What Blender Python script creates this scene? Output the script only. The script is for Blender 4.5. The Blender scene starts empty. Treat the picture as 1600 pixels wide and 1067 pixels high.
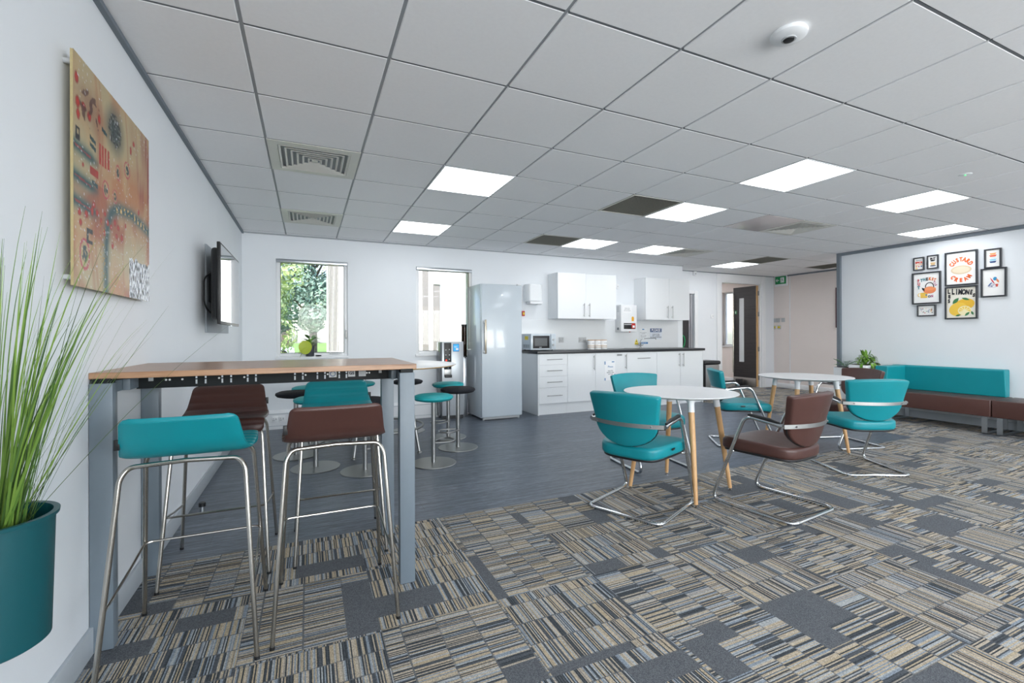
import bpy, bmesh, math, random
from mathutils import Vector, Matrix, noise
C = bpy.context.scene.collection
PI = math.pi
R = math.radians
random.seed(7)

# ------------------------------------------------------------------ colours and materials
def lin(c):
    if isinstance(c, str):
        c = tuple(int(c[i:i+2], 16) for i in (0, 2, 4))
    return tuple(((v/255)/12.92 if v/255 <= .04045 else ((v/255+.055)/1.055)**2.4) for v in c) + (1,)

class N:
    def __init__(s, name):
        s.m = bpy.data.materials.new(name); s.m.use_nodes = True
        s.nt = s.m.node_tree; s.n = s.nt.nodes; s.l = s.nt.links
        s.b = s.n['Principled BSDF']
    def new(s, t, **kw):
        x = s.n.new(t)
        for k, v in kw.items(): setattr(x, k, v)
        return x
    def put(s, sock, v):
        if hasattr(v, 'is_output') or isinstance(v, bpy.types.NodeSocket): s.l.new(v, sock)
        elif v is not None: sock.default_value = v
    def math(s, op, a, b=None, c=None):
        x = s.new('ShaderNodeMath', operation=op)
        s.put(x.inputs[0], a)
        if b is not None: s.put(x.inputs[1], b)
        if c is not None: s.put(x.inputs[2], c)
        return x.outputs[0]
    def pos(s):
        g = s.new('ShaderNodeNewGeometry'); q = s.new('ShaderNodeSeparateXYZ'); s.l.new(g.outputs['Position'], q.inputs[0])
        return g.outputs['Position'], q.outputs[0], q.outputs[1], q.outputs[2]
    def obj(s):
        return s.new('ShaderNodeTexCoord').outputs['Object']
    def comb(s, x, y, z=0.0):
        q = s.new('ShaderNodeCombineXYZ'); s.put(q.inputs[0], x); s.put(q.inputs[1], y); s.put(q.inputs[2], z); return q.outputs[0]
    def white(s, v):
        q = s.new('ShaderNodeTexWhiteNoise', noise_dimensions='3D'); s.l.new(v, q.inputs['Vector']); return q.outputs['Value']
    def noise(s, v, scale, detail=2, rough=.5):
        q = s.new('ShaderNodeTexNoise'); q.inputs['Scale'].default_value = scale; q.inputs['Detail'].default_value = detail
        q.inputs['Roughness'].default_value = rough
        if v is not None: s.l.new(v, q.inputs['Vector'])
        return q.outputs['Fac']
    def scale(s, v, sc):
        q = s.new('ShaderNodeMapping'); s.l.new(v, q.inputs[0]); q.inputs['Scale'].default_value = sc; return q.outputs[0]
    def ramp(s, f, stops, const=False):
        q = s.new('ShaderNodeValToRGB'); cr = q.color_ramp
        if const: cr.interpolation = 'CONSTANT'
        while len(cr.elements) < len(stops): cr.elements.new(.5)
        for e, (p, c) in zip(cr.elements, stops): e.position = p; e.color = lin(c)
        s.put(q.inputs[0], f); return q.outputs[0]
    def mix(s, f, a, b, mode='MIX'):
        q = s.new('ShaderNodeMix', data_type='RGBA', blend_type=mode)
        s.put(q.inputs[0], f); s.put(q.inputs[6], a); s.put(q.inputs[7], b); return q.outputs[2]
    def bump(s, h, st, dist=.002):
        q = s.new('ShaderNodeBump'); q.inputs['Strength'].default_value = st; q.inputs['Distance'].default_value = dist
        s.put(q.inputs['Height'], h); s.l.new(q.outputs[0], s.b.inputs['Normal'])
    def set(s, **kw):
        for k, v in kw.items(): s.put(s.b.inputs[k.replace('_', ' ')], v)

def mat(name, col, rough=.5, metal=0., grain=.06, gscale=40, bump=0., bscale=300, coat=0., spec=.5, sheen=0.):
    q = N(name); o = q.obj(); c = lin(col)
    if grain > 0:
        f = q.noise(o, gscale, 3)
        d = tuple(v*(1-grain) for v in c[:3]) + (1,); h = tuple(min(1, v*(1+grain)) for v in c[:3]) + (1,)
        q.set(Base_Color=q.mix(f, d, h))
    else: q.set(Base_Color=c)
    q.set(Roughness=rough, Metallic=metal, Coat_Weight=coat, Specular_IOR_Level=spec)
    if sheen: q.set(Sheen_Weight=sheen)
    if bump: q.bump(q.noise(o, bscale, 3), bump)
    return q.m

def emis(name, col, st):
    q = N(name); q.set(Base_Color=lin(col), Emission_Color=lin(col), Emission_Strength=st, Roughness=.6); return q.m

M = {}
M['wall'] = mat('wall_paint', 'E4E8EC', .62, grain=.02, gscale=3, bump=.05, bscale=250)
M['wall_warm'] = mat('warm_wall_paint', 'E4DBD6', .62, grain=.02, gscale=3, bump=.05, bscale=250)  # wall colour with the tint of warm light put into it
M['white'] = mat('white_satin', 'E8EAEC', .4, grain=.02)
M['gloss'] = mat('white_gloss', 'E9ECEE', .16, grain=.01, coat=.3)
M['fridgew'] = mat('fridge_enamel', 'C6D0D8', .22, grain=.01, coat=.3)
M['trimgrey'] = mat('grey_trim', '6E7780', .5, grain=.03)
M['skirt'] = mat('grey_skirting', 'B4BBC1', .5, grain=.03)
M['tilew'] = mat('ceiling_tile', 'EFEFF0', .9, grain=.03, gscale=60, bump=.25, bscale=500)
M['tbar'] = mat('ceiling_grid_bar', 'A0A4A8', .6, grain=.02)
M['teal'] = mat('teal_leather', '05848E', .38, grain=.05, gscale=12, bump=.12, bscale=420, spec=.45)
M['brown'] = mat('brown_leather', '4A2F2A', .36, grain=.08, gscale=14, bump=.12, bscale=420, spec=.45)
M['chrome'] = mat('chrome', 'CFD2D4', .1, 1, grain=.02)
M['nickel'] = mat('brushed_nickel_tube', 'B9B5AE', .22, 1, grain=.05)
M['steel'] = mat('brushed_steel', 'A2A3A2', .38, 1, grain=.06, gscale=80)
M['postgrey'] = mat('grey_powder_coat', '6F7A83', .42, grain=.03, bump=.08, bscale=900)
M['darkmetal'] = mat('dark_grey_metal', '11171A', .55, grain=.04, spec=.25)
M['black'] = mat('black_plastic', '17181A', .4, grain=.05)
M['blackfab'] = mat('black_fabric', '12151D', .9, grain=.15, gscale=200, bump=.2, bscale=900)
M['tealfab'] = mat('turquoise_vinyl', '0A9AA0', .55, grain=.04)
M['worktop'] = mat('black_worktop', '26292D', .3, grain=.15, gscale=300)
M['whitetop'] = mat('white_table_top', 'DADBDC', .35, grain=.01)
M['beech'] = None
M['alu'] = mat('satin_aluminium', 'B6BBC0', .32, 1, grain=.04)
M['greyplastic'] = mat('grey_plastic', 'B9BCBE', .5, grain=.03)
M['potdark'] = mat('charcoal_pot', '3B3E45', .55, grain=.05)
M['tealpot'] = mat('teal_powder_coat', '04484F', .38, grain=.03, bump=.06, bscale=900)
M['soil'] = mat('soil', '2E2018', .9, grain=.3, gscale=60, bump=.6, bscale=60)
M['red'] = mat('red_plastic', 'C22A22', .4, grain=.02)
M['yellow'] = mat('yellow_sticker', 'E2CC2E', .5, grain=.02)
M['orange'] = mat('orange_sticker', 'E8A91E', .5, grain=.02)
M['blue'] = mat('blue_print', '1E6FA8', .5, grain=.02)
M['navy'] = mat('navy_print', '24487C', .5, grain=.02)
M['ink'] = mat('black_ink', '22242B', .7, grain=.02)
M['greyink'] = mat('grey_ink', '8C9298', .7, grain=.02)
M['paper'] = mat('paper', 'F0F1F2', .8, grain=.01)
M['cream'] = mat('cream_fabric', 'DAD3BF', .8, grain=.03)
M['exitgreen'] = mat('exit_sign_green', '0E8A4A', .4, grain=.02)
M['brass'] = mat('brass_glaze', 'B5AA98', .3, 1, grain=.03)
M['frameblack'] = mat('black_picture_frame', '2C2F35', .3, grain=.03)
M['sofateal'] = mat('sofa_teal_leather', '0C8F99', .42, grain=.05, gscale=10, bump=.1, bscale=420)
M['sofabrown'] = mat('sofa_brown_leather', '50332D', .4, grain=.06, gscale=14, bump=.1, bscale=420)
M['blackdoor'] = None
M['grille'] = mat('grille_grey', '77756C', .6, grain=.05)
M['ventw'] = mat('vent_white', 'D2D1CA', .5, grain=.03)
M['ventdark'] = mat('vent_dark', '2C2B27', .8, grain=.05)
M['lamp'] = emis('led_diffuser', 'F8FBFF', 4.7)
M['glasspot'] = mat('white_pot', 'CFCFCB', .4, grain=.02)

def wood(name, a, b, axis='x', sc=1., rough=.4, bands=14):
    q = N(name); o = q.obj()
    s = {'x': (1.2*sc, 26*sc, 26*sc), 'y': (26*sc, 1.2*sc, 26*sc), 'z': (26*sc, 26*sc, 1.2*sc)}[axis]
    v = q.scale(o, s); f = q.noise(v, 1.6, 6, .6); g = q.noise(v, bands, 2)
    f2 = q.math('ADD', q.math('MULTIPLY', f, .8), q.math('MULTIPLY', g, .2))
    q.set(Base_Color=q.ramp(f2, [(.32, a), (.5, b), (.68, a)]), Roughness=rough)
    q.bump(f, .05); return q.m
M['oak'] = wood('oak_laminate', '7E5A40', 'AC8566', 'x', 1, .3)
M['beech'] = wood('beech_wood', 'B98A58', 'D2A878', 'z', .8, .45)
M['ply'] = wood('plywood_edge', 'B08448', 'D6AC6A', 'x', 1, .5)
M['blackdoor'] = wood('black_stained_door', '1B1A1C', '2D2B2D', 'y', 1, .45)
M['doorlip'] = wood('door_lipping', 'B08A5A', 'CBA675', 'z', 1, .5)

def glass_mat(name, tint=(1, 1, 1, 1), gl=.08):
    q = N(name); q.n.remove(q.b)
    t = q.new('ShaderNodeBsdfTransparent'); t.inputs[0].default_value = tint
    g = q.new('ShaderNodeBsdfGlossy'); g.inputs['Roughness'].default_value = .02
    fr = q.new('ShaderNodeFresnel'); fr.inputs[0].default_value = 1.25
    mx = q.new('ShaderNodeMixShader'); q.l.new(fr.outputs[0], mx.inputs[0]); q.l.new(t.outputs[0], mx.inputs[1]); q.l.new(g.outputs[0], mx.inputs[2])
    q.l.new(mx.outputs[0], q.n['Material Output'].inputs[0]); return q.m
M['glass'] = glass_mat('window_glass')
M['amber'] = glass_mat('brown_acrylic', (.35, .27, .2, 1))
M['screen'] = mat('tv_screen', '3A3F45', .08, grain=.0, coat=1.0)

def carpet():
    q = N('striped_carpet_tiles'); p, x, y, z = q.pos()
    X = q.math('DIVIDE', x, .5); Y = q.math('DIVIDE', q.math('SUBTRACT', y, 2.87), .5)
    ix = q.math('FLOOR', X); iy = q.math('FLOOR', Y); fx = q.math('SUBTRACT', X, ix); fy = q.math('SUBTRACT', Y, iy)
    rt = q.white(q.comb(ix, iy, 3.3))
    par = q.math('MODULO', q.math('ADD', q.math('ADD', ix, iy), 200), 2)
    flip = q.math('GREATER_THAN', rt, .8)
    sw = q.math('ABSOLUTE', q.math('SUBTRACT', par, flip))
    inv = q.math('SUBTRACT', 1, sw)
    u = q.math('ADD', q.math('MULTIPLY', fy, inv), q.math('MULTIPLY', fx, sw))      # along the stripes
    v = q.math('ADD', q.math('MULTIPLY', fx, inv), q.math('MULTIPLY', fy, sw))      # across them
    rt2 = q.white(q.comb(ix, iy, 8.8))
    us = q.math('ADD', q.math('MULTIPLY', u, q.math('ADD', 2.2, q.math('MULTIPLY', rt2, 2.8))), q.math('MULTIPLY', rt, .9))
    ub = q.math('FLOOR', us); uf = q.math('SUBTRACT', us, ub)
    hb = q.white(q.comb(q.math('ADD', ix, q.math('MULTIPLY', ub, .37)), iy, 1.1))
    vs = q.math('ADD', q.math('MULTIPLY', v, q.math('ADD', 1.1, q.math('MULTIPLY', hb, 1.6))), hb)
    vb = q.math('FLOOR', vs); vf = q.math('SUBTRACT', vs, vb)
    h = q.white(q.comb(q.math('ADD', ix, q.math('MULTIPLY', ub, .37)), q.math('ADD', iy, q.math('MULTIPLY', vb, .21)), 5.7))
    solid = q.math('GREATER_THAN', h, .89)
    wave = q.math('MULTIPLY', q.math('SUBTRACT', q.noise(p, 220, 1), .5), .35)
    st = q.math('FLOOR', q.math('ADD', q.math('ADD', q.math('MULTIPLY', v, .5/.0048), q.math('MULTIPLY', h, 37)), wave))
    r = q.white(q.comb(st, q.math('ADD', q.math('MULTIPLY', ub, 3.1), ix), iy))
    alt = q.math('MODULO', q.math('ADD', st, 2000), 2)
    r2 = q.math('ADD', q.math('MULTIPLY', r, .74), q.math('MULTIPLY', alt, .26))
    col = q.ramp(r2, [(0, '3F4449'), (.24, '565B61'), (.34, '8994A0'), (.44, 'A9ADB0'), (.52, 'B2A48D'), (.66, 'B8AD9D'), (.78, '9A948B'), (.87, '4E5359')], True)
    # wide gap lines between blocks, solid patches
    line = q.math('MAXIMUM', q.math('LESS_THAN', uf, .045), q.math('LESS_THAN', vf, .008))
    edge = q.math('MAXIMUM', q.math('LESS_THAN', fx, .008), q.math('LESS_THAN', fy, .008))
    line = q.math('MULTIPLY', line, q.math('ADD', .55, q.math('MULTIPLY', hb, .45)))
    dark = q.math('MAXIMUM', q.math('MAXIMUM', line, solid), q.math('MULTIPLY', edge, .6))
    dk = q.mix(q.noise(p, 420, 2), lin('43474C'), lin('797D83'))
    c = q.mix(dark, col, dk)
    f = q.noise(p, 300, 2)
    c = q.mix(.32, c, q.mix(q.math('GREATER_THAN', f, .5), lin('3A3A3A'), lin('D8D4CC')), 'OVERLAY')
    q.set(Base_Color=c, Roughness=.95, Specular_IOR_Level=.1)
    q.bump(q.noise(p, 350, 2), .5, .003); return q.m
M['carpet'] = carpet()

def vinyl():
    q = N('dark_wood_vinyl'); p, x, y, z = q.pos()
    Y = q.math('DIVIDE', y, .152); iy = q.math('FLOOR', Y); fy = q.math('SUBTRACT', Y, iy)
    off = q.white(q.comb(iy, 1.5)); X = q.math('ADD', q.math('DIVIDE', x, 1.22), off); ix = q.math('FLOOR', X); fx = q.math('SUBTRACT', X, ix)
    h = q.white(q.comb(ix, iy, 2.2))
    g = q.noise(q.scale(p, (3, 150, 1)), 1, 4, .6); g2 = q.noise(q.scale(p, (1.2, 30, 1)), 1, 3)
    g3 = q.noise(q.scale(p, (14, 420, 1)), 1, 2, .6)
    gg = q.math('ADD', q.math('MULTIPLY', g, .45), q.math('ADD', q.math('MULTIPLY', g2, .15), q.math('MULTIPLY', g3, .4)))
    c = q.ramp(gg, [(.40, '30363F'), (.5, '515965'), (.60, '838D99')])
    c = q.mix(q.math('MULTIPLY', h, .16), c, lin('3A4048'))
    seam = q.math('MAXIMUM', q.math('LESS_THAN', fy, .012), q.math('LESS_THAN', fx, .0018))
    c = q.mix(q.math('MULTIPLY', seam, .55), c, lin('1E2227'))
    q.set(Base_Color=c, Roughness=q.math('ADD', .27, q.math('MULTIPLY', g, .2)), Specular_IOR_Level=.5)
    q.bump(g, .12, .002); return q.m
M['vinyl'] = vinyl()

def leafmat(name, a, b):
    q = N(name); i = q.new('ShaderNodeNewGeometry').outputs['Random Per Island']
    q.set(Base_Color=q.ramp(i, [(0, a), (1, b)]), Roughness=.5); return q.m
M['leaf'] = leafmat('green_leaf', '2C5F18', '7FAE38')
M['leafy'] = leafmat('yellow_green_leaf', '8FA51C', 'C2CE42')
M['grassblade'] = leafmat('grass_blades', '335A1C', '8DAE4C')
M['fern'] = leafmat('grey_green_leaf', '3E6A45', '6E9A6A')
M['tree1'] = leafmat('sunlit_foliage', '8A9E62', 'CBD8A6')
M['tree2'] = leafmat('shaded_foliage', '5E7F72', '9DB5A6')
M['bark'] = mat('bark', '5A5148', .9, grain=.2)
M['lawn'] = mat('lawn', '6C8B3C', .95, grain=.3, gscale=2)
M['tarmac'] = mat('tarmac', '9C9C9A', .9, grain=.1)
M['clad'] = mat('white_render', 'ECEDED', .8, grain=.02)
M['aggregate'] = mat('grey_aggregate', '7E7B78', .9, grain=.35, gscale=30)
M['carpaint'] = mat('pale_car_paint', 'BFD3DE', .25, grain=.01, coat=.6)

# ------------------------------------------------------------------ mesh helpers
def link(name, me, m=None, parent=None):
    o = bpy.data.objects.new(name, me); C.objects.link(o)
    if m is not None:
        for k in (m if isinstance(m, (list, tuple)) else [m]): me.materials.append(k)
    if parent is not None: o.parent = parent
    return o
def tag(o, label=None, cat=None, group=None, kind=None):
    if label: o['label'] = label
    if cat: o['category'] = cat
    if group: o['group'] = group
    if kind: o['kind'] = kind
    return o
def thing(name, label, cat, loc=(0, 0, 0), rz=0., group=None):
    o = bpy.data.objects.new(name, None); C.objects.link(o); o.location = loc; o.rotation_euler = (0, 0, rz)
    o.empty_display_size = .1
    return tag(o, label, cat, group)
def kids(o): return [c for c in bpy.data.objects if c.parent == o]
def copy_tree(o, parent=None):
    c = o.copy(); C.objects.link(c)
    if parent is not None: c.parent = parent
    for ch in kids(o): copy_tree(ch, c)
    return c

class MB:
    def __init__(s): s.v = []; s.f = []; s.mi = []; s.sm = []
    def add(s, vs, fs, mi=0, smooth=False):
        b = len(s.v); s.v += [tuple(v) for v in vs]; s.f += [tuple(i+b for i in f) for f in fs]
        s.mi += [mi]*len(fs); s.sm += [smooth]*len(fs); return s
    def box(s, x0, x1, y0, y1, z0, z1, bev=0, mi=0, seg=2):
        if bev <= 0:
            vs = [(x0,y0,z0),(x1,y0,z0),(x1,y1,z0),(x0,y1,z0),(x0,y0,z1),(x1,y0,z1),(x1,y1,z1),(x0,y1,z1)]
            return s.add(vs, [(0,3,2,1),(4,5,6,7),(0,1,5,4),(1,2,6,5),(2,3,7,6),(3,0,4,7)], mi)
        bm = bmesh.new(); bmesh.ops.create_cube(bm, size=1)
        for v in bm.verts: v.co = Vector(((x0+x1)/2+v.co.x*(x1-x0), (y0+y1)/2+v.co.y*(y1-y0), (z0+z1)/2+v.co.z*(z1-z0)))
        bev = min(bev, .49*min(x1-x0, y1-y0, z1-z0))
        bmesh.ops.bevel(bm, geom=bm.edges[:]+bm.verts[:], offset=bev, segments=seg, profile=.5, affect='EDGES')
        bm.verts.index_update(); s.add([v.co[:] for v in bm.verts], [[v.index for v in f.verts] for f in bm.faces], mi, True); bm.free(); return s
    def xbox(s, mtx, sx, sy, sz, bev=0, mi=0):
        q = MB(); q.box(-sx/2, sx/2, -sy/2, sy/2, -sz/2, sz/2, bev)
        return s.add([mtx @ Vector(v) for v in q.v], q.f, mi, bev > 0)
    def prism(s, pts, z0, z1, mi=0, axis='z'):
        n = len(pts)
        def P(a, b, c): return {'z': (a, b, c), 'y': (a, c, b), 'x': (c, a, b)}[axis]
        vs = [P(a, b, z0) for a, b in pts] + [P(a, b, z1) for a, b in pts]
        return s.add(vs, [tuple(range(n))[::-1], tuple(range(n, 2*n))] + [(i, (i+1) % n, n+(i+1) % n, n+i) for i in range(n)], mi)
    def lathe(s, prof, c=(0, 0, 0), n=32, mi=0, sx=1., sy=1., smooth=True, cap=True):
        vs = []
        for r, z in prof:
            for k in range(n):
                a = 2*PI*k/n; vs.append((c[0]+r*sx*math.cos(a), c[1]+r*sy*math.sin(a), c[2]+z))
        fs = []
        for j in range(len(prof)-1):
            for k in range(n):
                k2 = (k+1) % n; fs.append((j*n+k, j*n+k2, (j+1)*n+k2, (j+1)*n+k))
        s.add(vs, fs, mi, smooth)
        if cap:
            b = len(s.v)-len(vs); m = len(prof)-1
            if prof[0][0] > 1e-5: s.f.append(tuple(b+k for k in range(n))[::-1]); s.mi.append(mi); s.sm.append(False)
            if prof[-1][0] > 1e-5: s.f.append(tuple(b+m*n+k for k in range(n))); s.mi.append(mi); s.sm.append(False)
        return s
    def tube(s, pts, r, n=10, mi=0, closed=False, radii=None, cap=True):
        P = [Vector(p) for p in pts]; m = len(P)
        T = []
        for i in range(m):
            if closed: t = P[(i+1) % m]-P[i-1]
            else: t = P[min(i+1, m-1)]-P[max(i-1, 0)]
            T.append(t.normalized() if t.length > 1e-9 else Vector((0, 0, 1)))
        up = Vector((0, 0, 1)) if abs(T[0].z) < .9 else Vector((1, 0, 0))
        nrm = (up-T[0]*up.dot(T[0])).normalized(); vs = []
        for i in range(m):
            nrm = (nrm-T[i]*nrm.dot(T[i])).normalized(); bi = T[i].cross(nrm)
            rr = radii[i] if radii else r
            for k in range(n):
                a = 2*PI*k/n; vs.append(P[i]+(nrm*math.cos(a)+bi*math.sin(a))*rr)
        fs = []
        for i in range(m if closed else m-1):
            j = (i+1) % m
            for k in range(n):
                k2 = (k+1) % n; fs.append((i*n+k, i*n+k2, j*n+k2, j*n+k))
        s.add(vs, fs, mi, True)
        if cap and not closed:
            b = len(s.v)-len(vs)
            s.f.append(tuple(b+k for k in range(n))[::-1]); s.f.append(tuple(b+(m-1)*n+k for k in range(n))); s.mi += [mi, mi]; s.sm += [False, False]
        return s
    def cyl(s, a, b, r, n=16, mi=0, r2=None): return s.tube([a, b], r, n, mi, radii=[r, r if r2 is None else r2])
    def ball(s, c, r, n=12, mi=0, sz=1.):
        pr = [(max(1e-6, r*math.cos(-PI/2+PI*i/(n//2))), r*sz*math.sin(-PI/2+PI*i/(n//2))) for i in range(n//2+1)]
        return s.lathe(pr, c, n, mi, cap=False)
    def mesh(s, name):
        me = bpy.data.meshes.new(name); me.from_pydata(s.v, [], s.f)
        me.polygons.foreach_set('material_index', s.mi); me.polygons.foreach_set('use_smooth', s.sm)
        me.update(); return me
    def build(s, name, m, parent=None, auto=35):
        me = s.mesh(name); o = link(name, me, m, parent)
        if any(s.sm):
            bm = bmesh.new(); bm.from_mesh(me)
            bmesh.ops.recalc_face_normals(bm, faces=bm.faces[:])
            for e in bm.edges:
                if len(e.link_faces) == 2 and e.calc_face_angle(0) > R(auto): e.smooth = False
            bm.to_mesh(me); bm.free()
        return o

def fillet(pts, rad, seg=6, closed=False):
    P = [Vector(p) for p in pts]; out = []; n = len(P)
    for i in range(n):
        if not closed and i in (0, n-1): out.append(P[i]); continue
        a, b, c = P[i-1], P[i], P[(i+1) % n]; d1 = (a-b); d2 = (c-b)
        r = min(rad if not isinstance(rad, (list, tuple)) else rad[i], d1.length*.48, d2.length*.48)
        p1 = b+d1.normalized()*r; p2 = b+d2.normalized()*r
        for k in range(seg+1):
            t = k/seg; out.append(p1*(1-t)**2+b*2*t*(1-t)+p2*t*t)
    return out

def pad(outline, T, edge, mapf, crown=0., mb=None, seg=5, fr=(.0, .2, .4, .6, .8, .92)):
    """a cushion: rounded slab over a convex 2-D outline, bent by mapf(a, b, h)"""
    mb = mb or MB(); n = len(outline)
    cx = sum(p[0] for p in outline)/n; cy = sum(p[1] for p in outline)/n
    def inset(d):
        res = []
        for a, b in outline:
            l = math.hypot(a-cx, b-cy); k = max(0, (l-d)/l); res.append((cx+(a-cx)*k, cy+(b-cy)*k))
        return res
    rings = []
    base = inset(edge)
    for f in fr: rings.append([(cx+(a-cx)*f, cy+(b-cy)*f, T/2+crown*(1-f*f)) for a, b in base])
    for k in range(seg+1):
        ph = PI/2*k/seg; rings.append([(a, b, T/2-edge+edge*math.cos(ph)) for a, b in inset(edge*(1-math.sin(ph)))])
    bot = []
    for k in range(seg+1):
        ph = PI/2*k/seg; bot.append([(a, b, -(T/2-edge+edge*math.cos(ph))) for a, b in inset(edge*(1-math.sin(ph)))])
    for f in reversed(fr): pass
    rings += bot[::-1] if T > 2*edge+1e-6 else bot[::-1][1:]
    for f in reversed(fr): rings.append([(cx+(a-cx)*f, cy+(b-cy)*f, -T/2-crown*.3*(1-f*f)) for a, b in base])
    vs = [Vector(mapf(*p)) for r in rings for p in r]; fs = []
    for j in range(len(rings)-1):
        for k in range(n):
            k2 = (k+1) % n; fs.append((j*n+k, j*n+k2, (j+1)*n+k2, (j+1)*n+k))
    mb.add(vs, fs, 0, True); return mb

def supell(ax, ay, e, n=48, cx=0, cy=0):
    o = []
    for k in range(n):
        a = 2*PI*k/n; c, s_ = math.cos(a), math.sin(a)
        o.append((cx+ax*math.copysign(abs(c)**(2/e), c), cy+ay*math.copysign(abs(s_)**(2/e), s_)))
    return o

def text_mb(body, size, mtx, mb=None, ext=.0006, mi=0, align='CENTER', bold=0.):
    cu = bpy.data.curves.new('t', 'FONT'); cu.body = body; cu.size = size; cu.extrude = ext; cu.align_x = align; cu.align_y = 'CENTER'
    cu.offset = bold; cu.resolution_u = 3
    o = bpy.data.objects.new('t', cu); C.objects.link(o)
    dg = bpy.context.evaluated_depsgraph_get(); dg.update()
    me = bpy.data.meshes.new_from_object(o.evaluated_get(dg))
    mb = mb or MB()
    mb.add([mtx @ v.co for v in me.vertices], [tuple(p.vertices) for p in me.polygons], mi)
    bpy.data.objects.remove(o); bpy.data.curves.remove(cu); bpy.data.meshes.remove(me); return mb
FACE_Y = Matrix(((1, 0, 0, 0), (0, 0, -1, 0), (0, 1, 0, 0), (0, 0, 0, 1)))       # text read by someone looking along +Y
FACE_X = Matrix(((0, 0, -1, 0), (-1, 0, 0, 0), (0, 1, 0, 0), (0, 0, 0, 1)))      # text read by someone looking along +X
def at(x, y, z, face): return Matrix.Translation((x, y, z)) @ face
def struct(name, mb, m, label=None):
    o = mb.build(name, m); o['kind'] = 'structure'
    if label: o['label'] = label
    return o

# ------------------------------------------------------------------ room shell
ZC = 2.462
BACK_FILL = 64
struct('floor_vinyl', MB().box(0, 7.0, 2.87, 6.51, -.06, 0), M['vinyl'])
fl = MB(); fl.box(0, 10.4, -3.5, 2.87, -.06, 0.0015); fl.box(7.0, 10.4, 2.87, 6.97, -.06, 0.0015); fl.box(7.3, 10.4, 6.97, 9.7, -.06, 0.0015)
struct('floor_carpet', fl, M['carpet'])
struct('wall_left', MB().box(-.15, 0, -3.5, 6.51, -.06, 2.75), M['wall'])
WZ0, WZ1 = .905, 2.155
w = MB()
for x0, x1 in ((-.15, .375), (1.23, 2.15), (2.99, 7.14)): w.box(x0, x1, 6.51, 6.81, -.06, 2.75)
for x0, x1 in ((.375, 1.23), (2.15, 2.99)):
    w.box(x0, x1, 6.51, 6.81, -.06, WZ0); w.box(x0, x1, 6.51, 6.81, WZ1, 2.75)
w.box(7.04, 7.14, 6.81, 6.97, -.06, 2.75)
struct('wall_far', w, M['wall'])
w = MB(); w.box(7.04, 7.18, 6.97, 7.07, -.06, 2.75); w.box(7.9, 8.66, 6.97, 7.07, -.06, 2.75); w.box(9.86, 10.45, 6.97, 7.07, -.06, 2.75)
w.box(7.18, 7.9, 6.97, 7.07, 2.0, 2.75); w.box(8.66, 9.86, 6.97, 7.07, 2.29, 2.75)
struct('wall_recess', w, M['wall'])
struct('wall_corridor', MB().box(10.28, 10.45, -3.5, 6.97, -.06, 2.75), M['wall_warm'])
w = MB(); w.box(10.4, 10.6, 7.07, 7.86, -.06, 2.75); w.box(10.4, 10.6, 8.49, 9.7, -.06, 2.75); w.box(10.4, 10.6, 7.86, 8.49, -.06, .89); w.box(10.4, 10.6, 7.86, 8.49, 2.24, 2.75)
struct('wall_side_room', w, M['wall_warm'])
w = MB(); w.box(7.2, 10.6, 9.7, 9.8, -.06, 2.75); w.box(7.2, 7.3, 7.07, 9.7, -.06, 2.75)
struct('wall_side_room_back', w, M['wall_warm'])
struct('wall_right', MB().box(8.52, 8.62, -3.5, 4.52, -.06, ZC), M['wall'])
w = MB(); BW = [(.4, 1.9), (2.3, 3.8), (4.2, 5.7), (6.1, 7.6)]
w.box(-.15, 10.45, -3.65, -3.5, -.06, .7); w.box(-.15, 10.45, -3.65, -3.5, 2.3, 2.75)
ex = [-.15]+[v for p in BW for v in p]+[10.45]
for k in range(0, len(ex), 2): w.box(ex[k], ex[k+1], -3.65, -3.5, .7, 2.3)
struct('wall_back', w, M['wall'])
for k, (a, b) in enumerate(BW):  # unseen back windows, added to bring fill light into the room
    f = MB(); f.box(a, a+.05, -3.62, -3.56, .7, 2.3); f.box(b-.05, b, -3.62, -3.56, .7, 2.3); f.box(a+.05, b-.05, -3.62, -3.56, .7, .75); f.box(a+.05, b-.05, -3.62, -3.56, 2.25, 2.3)
    o = struct('window_%d' % (k+4), f, M['white'])
    MB().box(a+.05, b-.05, -3.60, -3.595, .75, 2.25).build('window_glass', M['glass'], o)
    al = bpy.data.lights.new('window_daylight', 'AREA'); al.shape = 'RECTANGLE'; al.size = 1.4; al.size_y = 1.5; al.energy = BACK_FILL; al.color = (.93, .97, 1)  # added area lamp, tilted up to brighten the ceiling
    ao = bpy.data.objects.new('window_daylight', al); C.objects.link(ao); ao.location = ((a+b)/2, -3.68, 1.5); ao.rotation_euler = (R(90+31), 0, 0)
# trims
t = MB(); t.box(0, .022, -3.5, 6.51, ZC-.022, ZC)
struct('trim_1', t, M['trimgrey'])
struct('trim_2', MB().box(.022, 7.14, 6.488, 6.51, ZC-.012, ZC), M['tbar'])
struct('trim_3', MB().box(8.485, 8.52, -3.5, 4.55, ZC-.045, ZC), M['trimgrey'])
struct('trim_4', MB().box(8.475, 8.66, 4.52, 4.57, 0, ZC), M['trimgrey'])
struct('trim_5', MB().box(10.25, 10.28, -3.5, 6.63, ZC-.03, ZC), M['trimgrey'])
struct('trim_6', MB().box(7.14, 10.28, 6.955, 6.97, ZC-.012, ZC), M['trimgrey'])
struct('trim_7', MB().box(10.272, 10.28, 6.585, 6.6, .1, ZC-.012), M['white'])
struct('baseboard_left', MB().box(0, .014, -3.5, 6.45, 0, .1, .002), M['skirt'])
struct('baseboard_right', MB().box(8.506, 8.52, -3.5, 4.52, 0, .1, .002), M['skirt'])
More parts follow.
